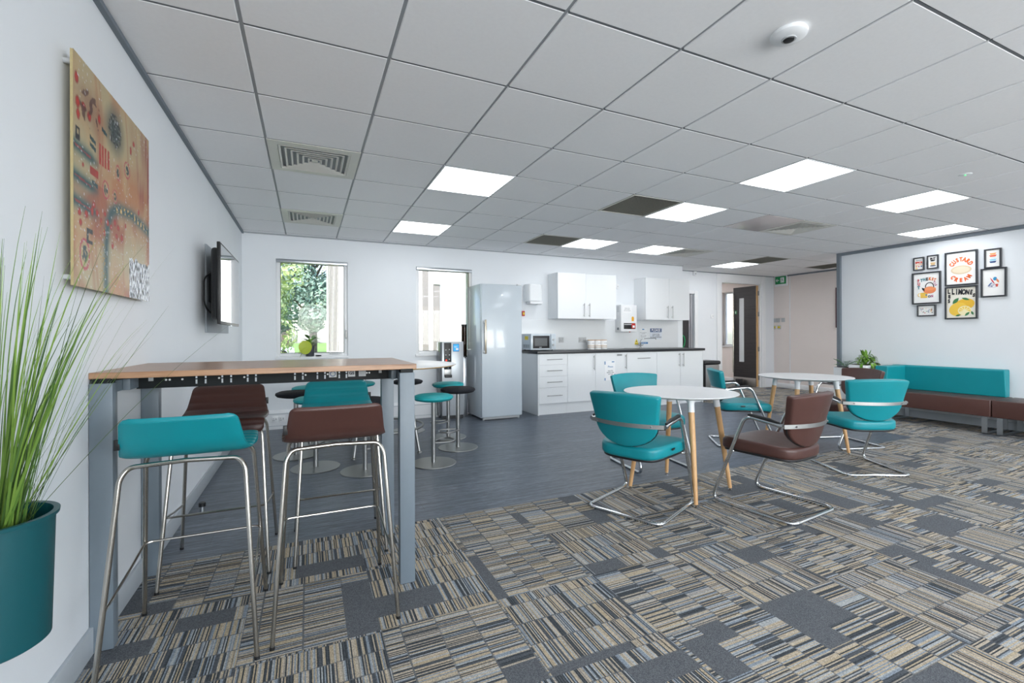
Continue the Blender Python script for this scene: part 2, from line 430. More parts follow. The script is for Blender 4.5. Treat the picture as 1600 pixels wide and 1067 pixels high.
struct('baseboard_corridor', MB().box(10.266, 10.28, -3.5, 6.97, 0, .1, .002), M['white'])
struct('baseboard_recess', MB().box(8.1, 8.55, 6.956, 6.97, 0, .1, .002), M['white'])
struct('baseboard_side_room', MB().box(10.386, 10.4, 7.07, 9.7, 0, .1, .002), M['white'])

# ------------------------------------------------------------------ suspended ceiling
GX = lambda i: (i+.817)*.6
GY = lambda j: (j+3.6366)*.6
LIGHTS = [(2, 2), (2, 5), (6, 0), (9, 0), (12, 1), (6, 2), (6, 5), (8, 5), (12, 6)]
LIGHTS_BACK_ADDED = [(2, -4), (2, -7), (6, -4), (9, -4), (6, -7), (12, -3), (12, -7)]  # panels added behind the camera for more light
GRILLES = [(5, 2), (5, 5), (12, 5), (15, 5)]
VENTS = [(0, 2), (0, 5), (9, 5), (9, 2)]
LIGHTS_CORR_ADDED = [(15, 1), (15, 3), (14, 3), (14, 2), (15, 2), (14, 1)]  # panels added out of view to brighten the corridor wall
skip = set(LIGHTS+LIGHTS_BACK_ADDED+GRILLES+VENTS+LIGHTS_CORR_ADDED+[(8, 2)])
cl = MB()
for i in range(-1, 17):
    for j in range(-10, 8):
        if (i, j) in skip: continue
        x0, x1 = max(GX(i), 0)+.008, min(GX(i+1), 10.28)-.008; y0, y1 = max(GY(j), -3.5)+.0055, min(GY(j+1), 6.97 if i >= 11 else 6.51)-.0055
        if x1-x0 < .03 or y1-y0 < .02: continue
        if i == 11 and y1 > 6.51:
            cl.box(x0, 7.13, y0, 6.5, ZC, ZC+.02); cl.box(7.145, x1, y0, y1, ZC, ZC+.02); continue
        if i == 13:
            if y0 < 4.5: cl.box(x0, 8.515, y0, min(y1, 6.97), ZC, ZC+.02, .003, seg=1); continue
        cl.box(x0, x1, y0, y1, ZC, ZC+.02, .003, seg=1)
cl.sm = [False]*len(cl.sm)
struct('ceiling', cl, M['tilew'])
cg = MB(); cg.box(-.1, 10.4, -3.5, 6.97, ZC+.02, ZC+.024)
# grid bars
for i in range(0, 18):
    if GX(i) < 10.28: cg.box(GX(i)-.012, GX(i)+.012, -3.5, 6.97 if GX(i) > 7.14 else 6.51, ZC+.008, ZC+.0205)
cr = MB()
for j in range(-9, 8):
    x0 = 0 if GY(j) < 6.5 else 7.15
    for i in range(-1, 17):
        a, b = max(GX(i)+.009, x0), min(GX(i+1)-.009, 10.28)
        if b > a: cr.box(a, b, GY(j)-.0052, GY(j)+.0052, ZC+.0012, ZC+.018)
struct('ceiling_grid', cg, M['tbar']); struct('ceiling_cross_bars', cr, mat('cross_bar_grey', '6E7276', .7, grain=.02))  # cross bars coloured dark: the shade of the row gaps is put into them
struct('ceiling_roof', MB().box(-.2, 10.7, -3.7, 9.9, 2.75, 2.85), M['clad'])
struct('ceiling_side_room', MB().box(7.3, 10.4, 7.07, 9.7, ZC, ZC+.03), M['tilew'])

def ceil_light(i, j, label, nth):
    x, y = GX(i)+.3, GY(j)+.3
    t = thing('ceiling_light', label, 'ceiling light', (x, y, ZC), 0, 'square LED panels in the suspended ceiling')
    f = MB()
    for a in (-1, 1):
        f.box(a*.297-.010 if a > 0 else -.297, .297 if a > 0 else -.297+.010, -.297, .297, -.004, .018)
        f.box(-.287, .287, a*.297-.010 if a > 0 else -.297, .297 if a > 0 else -.287, -.004, .018)
    f.build('light_frame', M['white'], t)
    MB().box(-.287, .287, -.287, .287, .001, .014).build('diffuser', M['lamp'], t)
_lab = ['lit square ceiling panel nearest above the white fridge side table, left of the others and larger of the two in its row', '', '', '', '', '', '', '', '']
LL = ['larger of the two lit panels in the left row, nearest the slatted vents',
      'smaller lit panel at the far end of the left row, before the first window',
      'biggest lit ceiling panel, towards the middle right, directly behind the round detector',
      'long-looking lit panel to the right of the biggest one, in front of the posters wall',
      'lit ceiling panel closest to the posters wall, just above its grey trim',
      'lit panel directly beside the larger dark ceiling grille',
      'lit panel over the left wall cupboard, beside the smaller dark grille',
      'lit panel above the right wall cupboard with a small diffuser on its right',
      'farthest lit panel, in front of the open black door']
for k, (i, j) in enumerate(LIGHTS): ceil_light(i, j, LL[k], k)
for k, (i, j) in enumerate(LIGHTS_BACK_ADDED+LIGHTS_CORR_ADDED): ceil_light(i, j, 'lit square panel in the part of the ceiling behind the viewer', k)
VL = ['larger square slatted air diffuser nearest the canvas painting', 'smaller-looking square slatted air diffuser above the first window',
      'slatted air diffuser touching the panel above the right wall cupboard', 'slatted diffuser beside the shiny blank tile, under the biggest panel']
for k, (i, j) in enumerate(VENTS):
    t = thing('ceiling_vent', VL[k], 'air vent', (GX(i)+.3, GY(j)+.3, ZC), 0, 'square slatted ceiling diffusers')
    f = MB()
    for a0, a1, b0, b1 in ((-.296, -.235, -.296, .296), (.235, .296, -.296, .296), (-.235, .235, -.296, -.235), (-.235, .235, .235, .296)): f.box(a0, a1, b0, b1, -.003, .015)
    f.build('vent_frame', M['ventw'], t)
    MB().box(-.235, .235, -.235, .235, .055, .058).build('backing', M['ventdark'], t)
    s = MB()
    for q in range(6):
        r0 = .232-q*.037; r1 = r0-.010
        for (ax, ay, bx, by) in ((-1, -1, 1, -1), (1, -1, 1, 1), (1, 1, -1, 1), (-1, 1, -1, -1)):
            s.add([(ax*r0, ay*r0, -.004), (bx*r0, by*r0, -.004), (bx*r1, by*r1, .006), (ax*r1, ay*r1, .006),
                   (ax*(r0-.004), ay*(r0-.004), -.006), (bx*(r0-.004), by*(r0-.004), -.006), (bx*(r1-.004), by*(r1-.004), .004), (ax*(r1-.004), ay*(r1-.004), .004)],
                  [(0, 1, 2, 3), (7, 6, 5, 4), (0, 4, 5, 1), (3, 2, 6, 7)])
    s.box(-.02, .02, -.02, .02, -.006, .0)
    s.build('louvre', M['ventw'], t)
GL = ['larger flat dark ceiling grille beside a lit panel, mid ceiling', 'smaller flat dark ceiling grille above the left wall cupboard',
      'flat dark ceiling grille beside the farthest lit panel', 'flat dark ceiling grille over the pinkish corridor wall']
for k, (i, j) in enumerate(GRILLES):
    t = thing('ceiling_grille', GL[k], 'air grille', (GX(i)+.3, GY(j)+.3, ZC), 0, 'flat dark ceiling grilles')
    f = MB()
    for a0, a1, b0, b1 in ((-.296, -.28, -.296, .296), (.28, .296, -.296, .296), (-.28, .28, -.296, -.28), (-.28, .28, .28, .296)): f.box(a0, a1, b0, b1, -.003, .015)
    f.build('grille_frame', M['ventw'], t)
    s = MB()
    for q in range(27):
        a = -.27+q*.02*1.038; s.box(a-.0015, a+.0015, -.28, .28, 0, .014); s.box(-.28, .28, a-.0015, a+.0015, 0, .014)
    s.build('mesh_core', M['grille'], t)
    MB().box(-.28, .28, -.28, .28, .0142, .017).build('backing', M['ventdark'], t)
for k, (x, y) in enumerate(((7.8, 8.6), (8.4, 8.6), (9.0, 9.2), (9.9, 9.3), (7.8, 7.8))):  # panels added to lighten the room beyond the door
    t = thing('ceiling_light', 'lit square panel in the ceiling of the room through the doorway', 'ceiling light', (x, y, ZC), 0, 'side room ceiling panels')
    MB().box(-.297, .297, -.297, .297, -.006, -.001).build('light_frame', M['white'], t); MB().box(-.287, .287, -.287, .287, -.008, -.006).build('diffuser', M['lamp'], t)
x, y = GX(8)+.3, GY(2)+.3
tag(MB().box(x-.295, x+.295, y-.295, y+.295, ZC-.002, ZC+.012, .002).build('ceiling_panel', mat('pearly_panel', 'D2C9C8', .25, grain=.02)), 'shiny pale blank panel in the ceiling left of the slatted diffuser', 'ceiling panel')
x, y = GX(3.56), GY(-1.46)
t = thing('ceiling_detector', 'large round white detector on the ceiling near the top of the picture', 'detector', (x, y, ZC))
MB().lathe([(.068, 0), (.072, -.006), (.070, -.016), (.058, -.024), (.03, -.027), (.0001, -.027)], n=48).build('housing', M['white'], t)
MB().lathe([(.022, -.0265), (.02, -.034), (.012, -.036), (.0001, -.036)], n=32).build('lens', M['black'], t)
MB().lathe([(.029, -.0262), (.028, -.031), (.022, -.031), (.022, -.0262)], n=32).build('ring', M['greyplastic'], t)
x, y = GX(8.54), GY(-.49)
t = thing('ceiling_sensor', 'small flat round ceiling sensor with a green light, far right', 'sensor', (x, y, ZC))
MB().lathe([(.042, 0), (.042, -.003), (.038, -.005), (.0001, -.005)], n=32).build('housing', M['white'], t)
MB().lathe([(.006, -.005), (.005, -.008), (.0001, -.008)], n=12).build('indicator', emis('green_led', '30E060', 3), t)

# ------------------------------------------------------------------ windows
def window(n, x0, x1, y, z0, z1, hand):
    wf = MB(); d0, d1 = y+.02, y+.075; b = .045
    wf.box(x0, x0+b, d0, d1, z0, z1, .004); wf.box(x1-b, x1, d0, d1, z0, z1, .004)
    wf.box(x0+b, x1-b, d0, d1, z0, z0+b, .004); wf.box(x0+b, x1-b, d0, d1, z1-b, z1, .004)
    o = struct('window_%d' % n, wf, M['white'])
    g = MB(); a = b-.002
    for p in ((x0+a, x0+a+.008, z0+a, z1-a), (x1-a-.008, x1-a, z0+a, z1-a), (x0+a, x1-a, z0+a, z0+a+.008), (x0+a, x1-a, z1-a-.008, z1-a)): g.box(p[0], p[1], y+.04, y+.052, p[2], p[3])
    g.build('window_gasket', M['black'], o)
    MB().box(x0+b, x1-b, y+.056, y+.060, z0+b, z1-b).build('window_glass', M['glass'], o)
    s = MB(); s.box(x0-.01, x1+.01, y-.022, y+.03, z0-.032, z0+.002, .006); s.build('window_sill', M['white'], o)
    if hand:
        h = MB(); h.box(x1-.03, x1-.012, y+.002, y+.02, 1.13, 1.25, .003); h.box(x1-.03, x1-.016, y-.012, y+.004, 1.13, 1.2, .003)
        h.build('window_handle', M['steel'], o)
    return o
window(1, .375, 1.23, 6.51, .905, 2.155, True)
window(2, 2.15, 2.99, 6.51, .905, 2.155, False)
def blind(x0, x1, y, z1, xs, label, chain):
    t = thing('vertical_blind', label, 'blind', (0, 0, 0), 0, 'vertical blinds')
    MB().box(x0+.004, x1-.004, y-.018, y+.019, z1-.045, z1-.003, .006).build('headrail', M['alu'], t)
    for k, xx in enumerate(xs):
        s = MB(); w_ = .045; a = R(78)
        ca, sa = math.cos(a)*w_, math.sin(a)*.012
        pts = [(xx-.009, y-.018), (xx-.003, y+.0), (xx+.004, y+.018)]
        vs = []; 
        for (px, py) in pts: vs += [(px, py, .965), (px, py, z1-.045)]
        vs += [(v[0]+.0012, v[1], v[2]) for v in vs]
        s.add(vs, [(0, 2, 3, 1), (2, 4, 5, 3), (6, 7, 9, 8), (8, 9, 11, 10), (0, 1, 7, 6), (4, 10, 11, 5), (0, 6, 8, 2), (2, 8, 10, 4), (1, 3, 9, 7), (3, 5, 11, 9)])
        s.build('slat', M['cream'], t)
    if chain:
        c = MB()
        for q in range(len(xs)*2): c.tube([(xs[0]+q*.011, y-.018, .955), (xs[0]+.004+q*.011, y-.02, .925)], .0025, 5)
        c.build('weights', M['greyplastic'], t)
blind(.375, 1.23, 6.51, 2.155, [1.0+.018*k for k in range(7)], 'vertical blind gathered at the right side of the tree-view window', True)
blind(2.15, 2.99, 6.51, 2.155, [2.82+.018*k for k in range(8)], 'vertical blind gathered at the right of the window behind the fridge', False)
# side-room window
o = struct('window_3', MB().box(10.5, 10.54, 7.86, 7.9, .89, 2.24).box(10.5, 10.54, 8.45, 8.49, .89, 2.24).box(10.5, 10.54, 7.9, 8.45, .89, .93).box(10.5, 10.54, 7.9, 8.45, 2.2, 2.24).box(10.49, 10.54, 8.2, 8.23, .93, 2.2), M['white'])
MB().box(10.515, 10.52, 7.9, 8.45, .93, 2.2).build('window_glass', M['glass'], o)
MB().box(10.375, 10.55, 7.84, 8.51, .865, .89, .004).build('window_sill', M['white'], o)

# ------------------------------------------------------------------ plants
def leaf(mb, base, d, L, W, droop=.3, fold=.15, n=4, mi=0, rnd=random):
    d = Vector(d).normalized(); side = d.cross(Vector((0, 0, 1)))
    side = side.normalized() if side.length > .01 else Vector((1, 0, 0)); up = side.cross(d).normalized()
    vs = []; base = Vector(base)
    for i in range(n+1):
        t = i/n; w_ = W/2*math.sin(PI*min(1, (t*.92+.08))**.8)
        c = base+d*L*t-Vector((0, 0, 1))*droop*L*t*t
        if i == n: w_ = .001
        vs += [c-side*w_+up*fold*w_, c, c+side*w_+up*fold*w_]
    fs = []
    for i in range(n):
        for k in range(2): a = i*3+k; fs.append((a, a+1, a+4, a+3))
    mb.add(vs, fs, mi, True)
def pot_mb(r0, r1, h, rim=.004, wall=.005):
    return MB().lathe([(r0, 0), (r1, h-.015), (r1+rim, h-.014), (r1+rim, h), (r1-wall, h), (r1-wall-.002, h-.03)], n=40, cap=False).lathe([(.0001, 0), (r0, 0)], n=40, cap=False)
def soil(r, z): return MB().lathe([(r, z), (r*.6, z+.006), (.0001, z+.009)], n=28, cap=False)

# plant on the window ledge
t = thing('potted_plant', 'leafy plant with one big yellow-green leaf in a charcoal pot on the window sill', 'plant', (.765, 6.505, .907))
pot_mb(.048, .06, .135).build('pot', M['potdark'], t); soil(.054, .118).build('soil', M['soil'], t)
rn = random.Random(3); s = MB(); lf = MB()
for k in range(22):
    a = rn.uniform(0, 2*PI); z = rn.uniform(.13, .22); e = rn.uniform(.1, .9)
    b = Vector((.02*math.cos(a), .02*math.sin(a), z)); d = Vector((math.cos(a), math.sin(a)*.35, e))
    s.tube([(0, 0, .115), b, b+d.normalized()*.03], .002, 5); leaf(lf, b+d.normalized()*.028, d, rn.uniform(.08, .13), rn.uniform(.05, .075), .5)
s.build('stems', M['leaf'], t); lf.build('leaves', M['leaf'], t)
yl = MB()
for (dx, dz, L, W) in ((-.05, .17, .0, 0),):
    # large round leaf facing the room
    c = Vector((-.055, -.075, .125)); n = 22; vs = [c]; 
    for k in range(n):
        a = 2*PI*k/n; r = .078*(1+.22*max(0, -math.sin(a))**3)
        vs.append(c+Vector((r*math.cos(a), -.012*math.cos(2*a), r*1.02*math.sin(a))))
    yl.add(vs, [(0, 1+k, 1+(k+1) % n) for k in range(n)], 0, True)
leaf(yl, (-.03, -.03, .12), (-1, -.5, .2), .12, .08, .9)
leaf(yl, (-.03, -.03, .10), (-1, -.3, -.3), .10, .06, .9)
yl.build('large_leaf', M['leafy'], t)
tag(MB().lathe([(.0001, 0), (.032, 0), (.036, .008), (.030, .014), (.0001, .014)], (0, 0, 0), 24).build('saucer', M['black']), 'small black saucer beside the charcoal pot on the window sill', 'saucer')
bpy.data.objects['saucer'].location = (.868, 6.502, .907)
# side room plant
t = thing('potted_plant', 'small green plant in a pale pot on the sill seen through the open doorway', 'plant', (10.44, 8.07, .89))
pot_mb(.055, .075, .17).build('pot', M['glasspot'], t); soil(.068, .15).build('soil', M['soil'], t)
lf = MB()
for k in range(26):
    a = rn.uniform(0, 2*PI); d = Vector((math.cos(a), math.sin(a), rn.uniform(.4, 1.6))); leaf(lf, (0, 0, .15), d, rn.uniform(.1, .2), .035, .3)
lf.build('leaves', M['leaf'], t)

# wall planter with ornamental grass at the left edge
t = thing('wall_planter', 'teal round planter of tall ornamental grass fixed to the left wall', 'planter', (.125, 1.325, .515))
MB().lathe([(.0001, 0), (.088, 0), (.094, .004), (.101, .262), (.107, .264), (.108, .272), (.097, .272), (.094, .225)], n=64, cap=False).build('pot', M['tealpot'], t)
MB().lathe([(.094, .222), (.05, .23), (.0001, .232)], n=32, cap=False).build('soil', M['soil'], t)
MB().box(-.125, -.09, -.03, .03, .12, .2, .003).build('wall_bracket', M['tealpot'], t)
rn = random.Random(11); g = MB(); g2 = MB()
def blade(mb, base, az, lean, L, w_, curl, seg=9):
    p = Vector(base); d = Vector((math.cos(az)*math.sin(lean), math.sin(az)*math.sin(lean), math.cos(lean)))
    side = Vector((-math.sin(az), math.cos(az), 0)); vs = []
    for i in range(seg+1):
        u = i/seg; ww = w_*(1-u**2.2)+.0004
        vs += [p-side*ww/2, p+side*ww/2]
        dd = d+Vector((math.cos(az), math.sin(az), -.25))*curl*u*u
        p = p+dd.normalized()*L/seg
        if p.x < -.115: p.x = -.115
    fs = [(2*i, 2*i+1, 2*i+3, 2*i+2) for i in range(seg)]
    mb.add(vs, fs, 0, False)
for k in range(165):
    az = rn.uniform(0, 2*PI); r = .06*math.sqrt(rn.random()); lean = abs(rn.gauss(.0, .26))+.03
    if math.cos(az) < 0: lean *= .45
    bx, by = r*math.cos(az), r*math.sin(az)
    blade(g if k % 4 else g2, (bx, by, .225), az, lean, rn.uniform(.3, .74), rn.uniform(.002, .0045), rn.uniform(0, .6))
# the long arching blades that reach to the right in the picture
for (az, lean, L, c) in ((1.45, .50, .60, .28), (1.5, .38, .60, .12), (1.4, .26, .62, .1), (1.55, .2, .70, .05), (1.3, .14, .74, .05)):
    blade(g, (0, .03, .225), az, lean, L, .0055, c, 14)
g.build('grass_blades', M['grassblade'], t); g2.build('dark_blades', leafmat('dark_blades', '2F4A20', '4E6E35'), t)

# ------------------------------------------------------------------ outside the windows
struct('ground_lawn', MB().box(-60, 60, 9.9, 120, -.55, -.5), M['lawn'])
struct('ground_path', MB().box(-50, 50, 30, 46, -.5, -.47), M['tarmac'])
w = MB(); w.box(1.30, 12, 14, 16, -.5, 8)
tag(w.build('neighbouring_wing', M['clad']), 'white rendered building wing standing outside the second window', 'building')
wing = bpy.data.objects['neighbouring_wing']
for x0, x1, z1 in ((3.97, 4.13, 8), (4.31, 4.50, 2.76)):
    MB().box(x0, x1, 13.9, 14.0, -.5, z1).build('rib_panel', M['aggregate'], wing)
MB().box(4.30, 4.54, 13.86, 14.0, 2.76, 2.84).build('ledge', M['clad'], wing)
def tree(label, x, y, h, r, m, seed, trunk=.28, n=5200, low=1.6):
    rn = random.Random(seed); t = thing('tree', label, 'tree', (x, y, -.5), 0)
    tb = MB(); tb.tube([(0, 0, 0), (.05, 0, h*.25), (0, .05, h*.5), (.1, 0, h*.8)], 0, 10, radii=[trunk, trunk*.8, trunk*.55, .05])
    for k in range(7):
        a = rn.uniform(0, 6.28); z = rn.uniform(.22, .6)*h; tb.tube([(0, 0, z), (math.cos(a)*r*.4, math.sin(a)*r*.4, z+.12*h), (math.cos(a)*r*.7, math.sin(a)*r*.7, z+.2*h)], 0, 6, radii=[trunk*.35, trunk*.2, .03])
    tb.build('trunk', M['bark'], t)
    blobs = []
    for k in range(34):
        a = rn.uniform(0, 6.28); z = rn.uniform(low+.8, h); q = math.sqrt(max(.05, 1-((z-h*.55)/(h*.55))**2)); rr = r*q*rn.uniform(.3, .95)
        blobs.append((Vector((math.cos(a)*rr, math.sin(a)*rr, z)), rn.uniform(.22, .4)*r))
    fo = MB()
    for k in range(n):
        c, br = rn.choice(blobs); d = Vector((rn.gauss(0, 1), rn.gauss(0, 1), rn.gauss(0, 1))).normalized()
        p = c+d*br*rn.uniform(.75, 1.05); s = rn.uniform(.07, .14)
        u_ = Vector((rn.gauss(0, 1), rn.gauss(0, 1), rn.gauss(0, 1))).normalized(); v_ = d.cross(u_).normalized()
        u_ = v_.cross(d).normalized()*s; v_ = v_*s; q = d*s*.3
        fo.add([p-u_, p-v_*.7+q, p+u_, p+v_*.7+q], [(0, 1, 2, 3)])
    fo.build('foliage', m, t)
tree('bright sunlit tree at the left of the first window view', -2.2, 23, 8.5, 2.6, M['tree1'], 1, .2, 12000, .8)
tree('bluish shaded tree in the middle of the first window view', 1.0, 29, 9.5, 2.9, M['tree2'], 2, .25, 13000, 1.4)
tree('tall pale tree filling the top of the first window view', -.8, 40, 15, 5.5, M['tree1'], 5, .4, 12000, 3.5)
t = thing('parked_car', 'pale car parked outside beyond the trees', 'car', (-2.3, 38, -.47), .1)
b = MB(); b.prism([(-2.1, .35), (-2.0, .8), (-1.2, .9), (-.7, 1.38), (.8, 1.38), (1.35, .92), (2.05, .8), (2.1, .35)], -.8, .8, axis='y'); b.build('body', M['carpaint'], t)
b = MB(); b.prism([(-1.0, .92), (-.62, 1.3), (.72, 1.3), (1.15, .92)], -.81, .81, axis='y'); b.build('windows', M['screen'], t)
for sx in (-1.3, 1.3):
    for sy in (-.75, .75): MB().cyl((sx, sy-.1, .32), (sx, sy+.1, .32), .32, 20).build('wheel', M['black'], t)
t = thing('lamp_post', 'thin white post standing outside between the two trees', 'post', (-.9, 19, -.5))
MB().cyl((0, 0, 0), (0, 0, 3.0), .05, 10).build('pole', M['white'], t); MB().box(-.2, .2, -.1, .1, 3.0, 3.12, .02).build('lamp_head', M['white'], t)

# ------------------------------------------------------------------ doors
d1 = MB()
d1.box(8.52, 8.66, 6.95, 6.97, 0, ZC-.015, .003); d1.box(9.86, 9.99, 6.95, 6.97, 0, ZC-.015, .003); d1.box(8.66, 9.86, 6.95, 6.97, 2.29, ZC-.015, .003)
d1.box(8.66, 8.68, 6.97, 7.07, 0, 2.29); d1.box(9.83, 9.86, 6.97, 7.07, 0, 2.29); d1.box(8.66, 9.86, 6.97, 7.07, 2.27, 2.29)
frame1 = struct('trim_8', d1, M['white'])
lf = struct('door_1', MB().box(9.775, 9.82, 7.02, 7.33, .02, 2.25).box(9.775, 9.82, 7.47, 7.61, .02, 2.25).box(9.775, 9.82, 7.33, 7.47, .02, .55).box(9.775, 9.82, 7.33, 7.47, 2.0, 2.25), M['blackdoor'])
lf['label'] = 'black stained door standing open'
lf.data.transform(Matrix.Translation((0, 0, 0)))
MB().box(9.79, 9.80, 7.33, 7.47, .55, 2.0).build('vision_panel', mat('frosted_glass', 'C9CFD2', .25, grain=.02), lf)
MB().box(9.768, 9.776, 7.03, 7.60, .02, .2, .002).build('kick_plate', M['steel'], lf)
MB().box(9.774, 9.822, 7.006, 7.02, .02, 2.25).build('door_edge', M['doorlip'], lf)
MB().tube([(9.775, 7.585, .3), (9.74, 7.585, .3), (9.74, 7.585, 2.1), (9.775, 7.585, 2.1)], .014, 10).build('pull_handle', M['nickel'], lf)
h = MB().box(9.766, 9.776, 7.515, 7.565, 1.64, 1.72); h.build('door_sign', M['exitgreen'], lf)
MB().box(9.764, 9.767, 7.53, 7.55, 1.655, 1.705).build('sign_mark', M['white'], lf)
for z in (.22, .85, 1.62, 2.08):
    MB().box(9.80, 9.845, 6.985, 7.012, z-.05, z+.05, .003).build('hinge', M['steel'], lf)
tag(MB().box(9.60, 9.72, 7.32, 7.42, .002, .17, .01).build('door_stop_block', M['black']), 'black block on the floor holding the open black door', 'doorstop')
# partly hidden second door behind the cupboards
d2 = MB(); d2.box(7.9, 7.99, 6.95, 6.97, 0, 2.06, .003); d2.box(7.145, 7.9, 6.95, 6.97, 2.0, 2.06, .003)
struct('trim_9', d2, M['white'])
lf = struct('door_2', MB().box(7.18, 7.77, 7.0, 7.04, .01, 2.0), M['blackdoor'])
s = MB(); s.box(7.77, 7.80, 6.985, 7.04, .01, 1.99); s.box(7.81, 7.845, 6.98, 7.04, .01, 1.99); s.box(7.855, 7.9, 6.985, 7.04, .01, 1.99)
s.build('metal_edge_strip', M['alu'], lf)
MB().box(7.80, 7.856, 7.0, 7.03, .01, 1.99).build('edge_gap', M['darkmetal'], lf)
MB().tube(fillet([(7.60, 6.995, .9), (7.64, 6.98, .95), (7.66, 6.975, 1.05), (7.64, 6.98, 1.14), (7.60, 6.995, 1.16)], .03), .011, 8).build('green_handle', mat('green_plastic', '11A35E', .35), lf)

# ------------------------------------------------------------------ wall fittings
def plate(name, label, cat, x0, x1, z0, z1, y, face='y', gangs=0, m='white', grp=None, switch=True):
    t = thing(name, label, cat, (0, 0, 0), 0, grp)
    if face == 'y':
        MB().box(x0, x1, y-.010, y, z0, z1, .003).build('face_plate', M[m], t)
    else:
        MB().box(y-.010, y, x0, x1, z0, z1, .003).build('face_plate', M[m], t)
    n = max(1, gangs); w_ = (x1-x0)/n
    for k in range(n):
        cx = x0+w_*(k+.5); cz = (z0+z1)/2
        r = MB(); 
        if switch:
            a0, a1 = cx+w_*.12, cx+w_*.30
            if face == 'y': r.box(a0, a1, y-.014, y-.009, cz-.005, cz+.018, .001)
            else: r.box(y-.014, y-.009, a0, a1, cz-.005, cz+.018, .001)
            r.build('rocker', M['greyplastic'], t)
        if gangs:
            p = MB()
            for (dx, dz) in ((-.22, .012), (-.30, -.010), (-.12, -.010)):
                c = cx+dx*w_
                if face == 'y': p.box(c-.004, c+.004, y-.0112, y-.0098, cz+dz-.003, cz+dz+.003)
                else: p.box(y-.0112, y-.0098, c-.004, c+.004, cz+dz-.003, cz+dz+.003)
            p.build('pin_holes', M['black'], t)
    return t
plate('light_switch', 'white light switch on the wall left of the open black door', 'switch', 8.35, 8.43, 1.505, 1.59, 6.97)
plate('light_switch', 'wide grey switch plate on the pinkish wall, upper left of the four', 'switch', 6.82, 6.965, 1.44, 1.53, 10.28, 'x', 0, 'greyplastic')
plate('light_switch', 'square grey switch on the pinkish wall, upper right of the four', 'switch', 6.705, 6.79, 1.443, 1.53, 10.28, 'x', 0, 'greyplastic')
for k, (a, b, s_) in enumerate(((6.91, 6.965, 'left'), (6.80, 6.885, 'right'))):
    t = plate('alarm_switch', 'yellow-marked switch on the pinkish wall, lower %s of the four' % s_, 'switch', a, b, 1.287, 1.37, 10.28, 'x', 0, 'greyplastic', None, False)
    MB().box(10.266, 10.271, a+.012, b-.012, 1.31, 1.352).build('yellow_mark', M['yellow'], t)
    MB().box(10.264, 10.267, (a+b)/2-.006, (a+b)/2+.006, 1.325, 1.34).build('key_hole', M['ink'], t)
t = thing('exit_sign', 'green emergency exit sign with arrow and running figure above the switches', 'exit sign', (10.28, 6.79, 2.365))
MB().box(-.02, 0, -.155, .155, -.13, .095, .004).build('backing_plate', M['white'], t)
MB().box(-.026, -.019, -.125, .125, -.085, .085, .002).build('sign_face', M['exitgreen'], t)
s = MB()   # arrow pointing left, door and runner
def sq(mb, y0, y1, z0, z1, x=-.0275): mb.box(x, x+.0015, min(y0, y1), max(y0, y1), z0, z1)
sq(s, .105, .035, -.008, .008)
for sg in (1, -1): s.prism([(.108, 0), (.094, 0), (.066, sg*.032), (.080, sg*.036)] if sg < 0 else [(.108, 0), (.080, .036), (.066, .032), (.094, 0)], -.0275, -.026, axis='x')
s.build('arrow', M['white'], t)
s = MB(); sq(s, .0, -.085, -.055, .058); s.build('door_pictogram', M['white'], t)
s = MB(); x_ = -.0290
s.tube([(x_, -.035, .038), (x_+.0004, -.035, .038)], .009, 10)
for a, b in (((-.035, .028), (-.04, -.002)), ((-.04, -.002), (-.02, -.022)), ((-.02, -.022), (-.012, -.045)), ((-.04, -.002), (-.058, -.024)), ((-.058, -.024), (-.075, -.03)), ((-.035, .022), (-.015, .012)), ((-.035, .022), (-.058, .008))):
    s.tube([(x_, a[0], a[1]), (x_, b[0], b[1])], .0035, 6)
s.build('running_figure', M['exitgreen'], t)
t = thing('wall_sensor', 'small white box high on the wall left of the open doorway', 'sensor', (7.895, 6.97, 2.40))
MB().box(-.035, .035, -.05, 0, -.03, .05, .006).build('housing', M['white'], t); MB().box(-.02, .02, -.052, -.049, -.015, .02).build('lens', M['greyplastic'], t)
# burgundy canvas round the corner
t = thing('canvas_painting', 'dark red canvas half hidden behind the grey partition post', 'painting', (10.28, 5.2, 1.7))
MB().box(-.03, 0, -.42, .44, -.4, .39, .003).build('canvas', mat('burgundy_paint', '4B1A24', .5, grain=.5, gscale=9), t)
s = MB(); rn = random.Random(4)
for k in range(40): a, b = rn.uniform(-.4, .42), rn.uniform(-.37, .36); sq(s, a, a+rn.uniform(.01, .04), b, b+rn.uniform(.01, .05), -.0315)
s.build('paint_marks', mat('rose_paint', '8A4048', .5), t)

# trunking with sockets under the windows
t = thing('cable_trunking', 'white box trunking along the foot of the window wall', 'trunking', (0, 0, 0))
tr = MB(); tr.prism([(6.509, 0), (6.509, .235), (6.49, .235), (6.45, .205), (6.45, 0)], .02, 2.9, axis='x'); tr.build('trunking_body', M['white'], t)
tr = MB(); tr.box(.02, 2.9, 6.446, 6.4505, .188, .196); tr.box(.02, 2.9, 6.446, 6.4505, .04, .046); tr.build('lid_edges', M['skirt'], t)
plate('wall_socket', 'left of the pair of single sockets in the trunking under the window', 'socket', .325, .395, .085, .165, 6.45, 'y', 1, 'white', 'trunking sockets')
plate('wall_socket', 'right of the pair of single sockets in the trunking under the window', 'socket', .405, .475, .085, .165, 6.45, 'y', 1, 'white', 'trunking sockets')

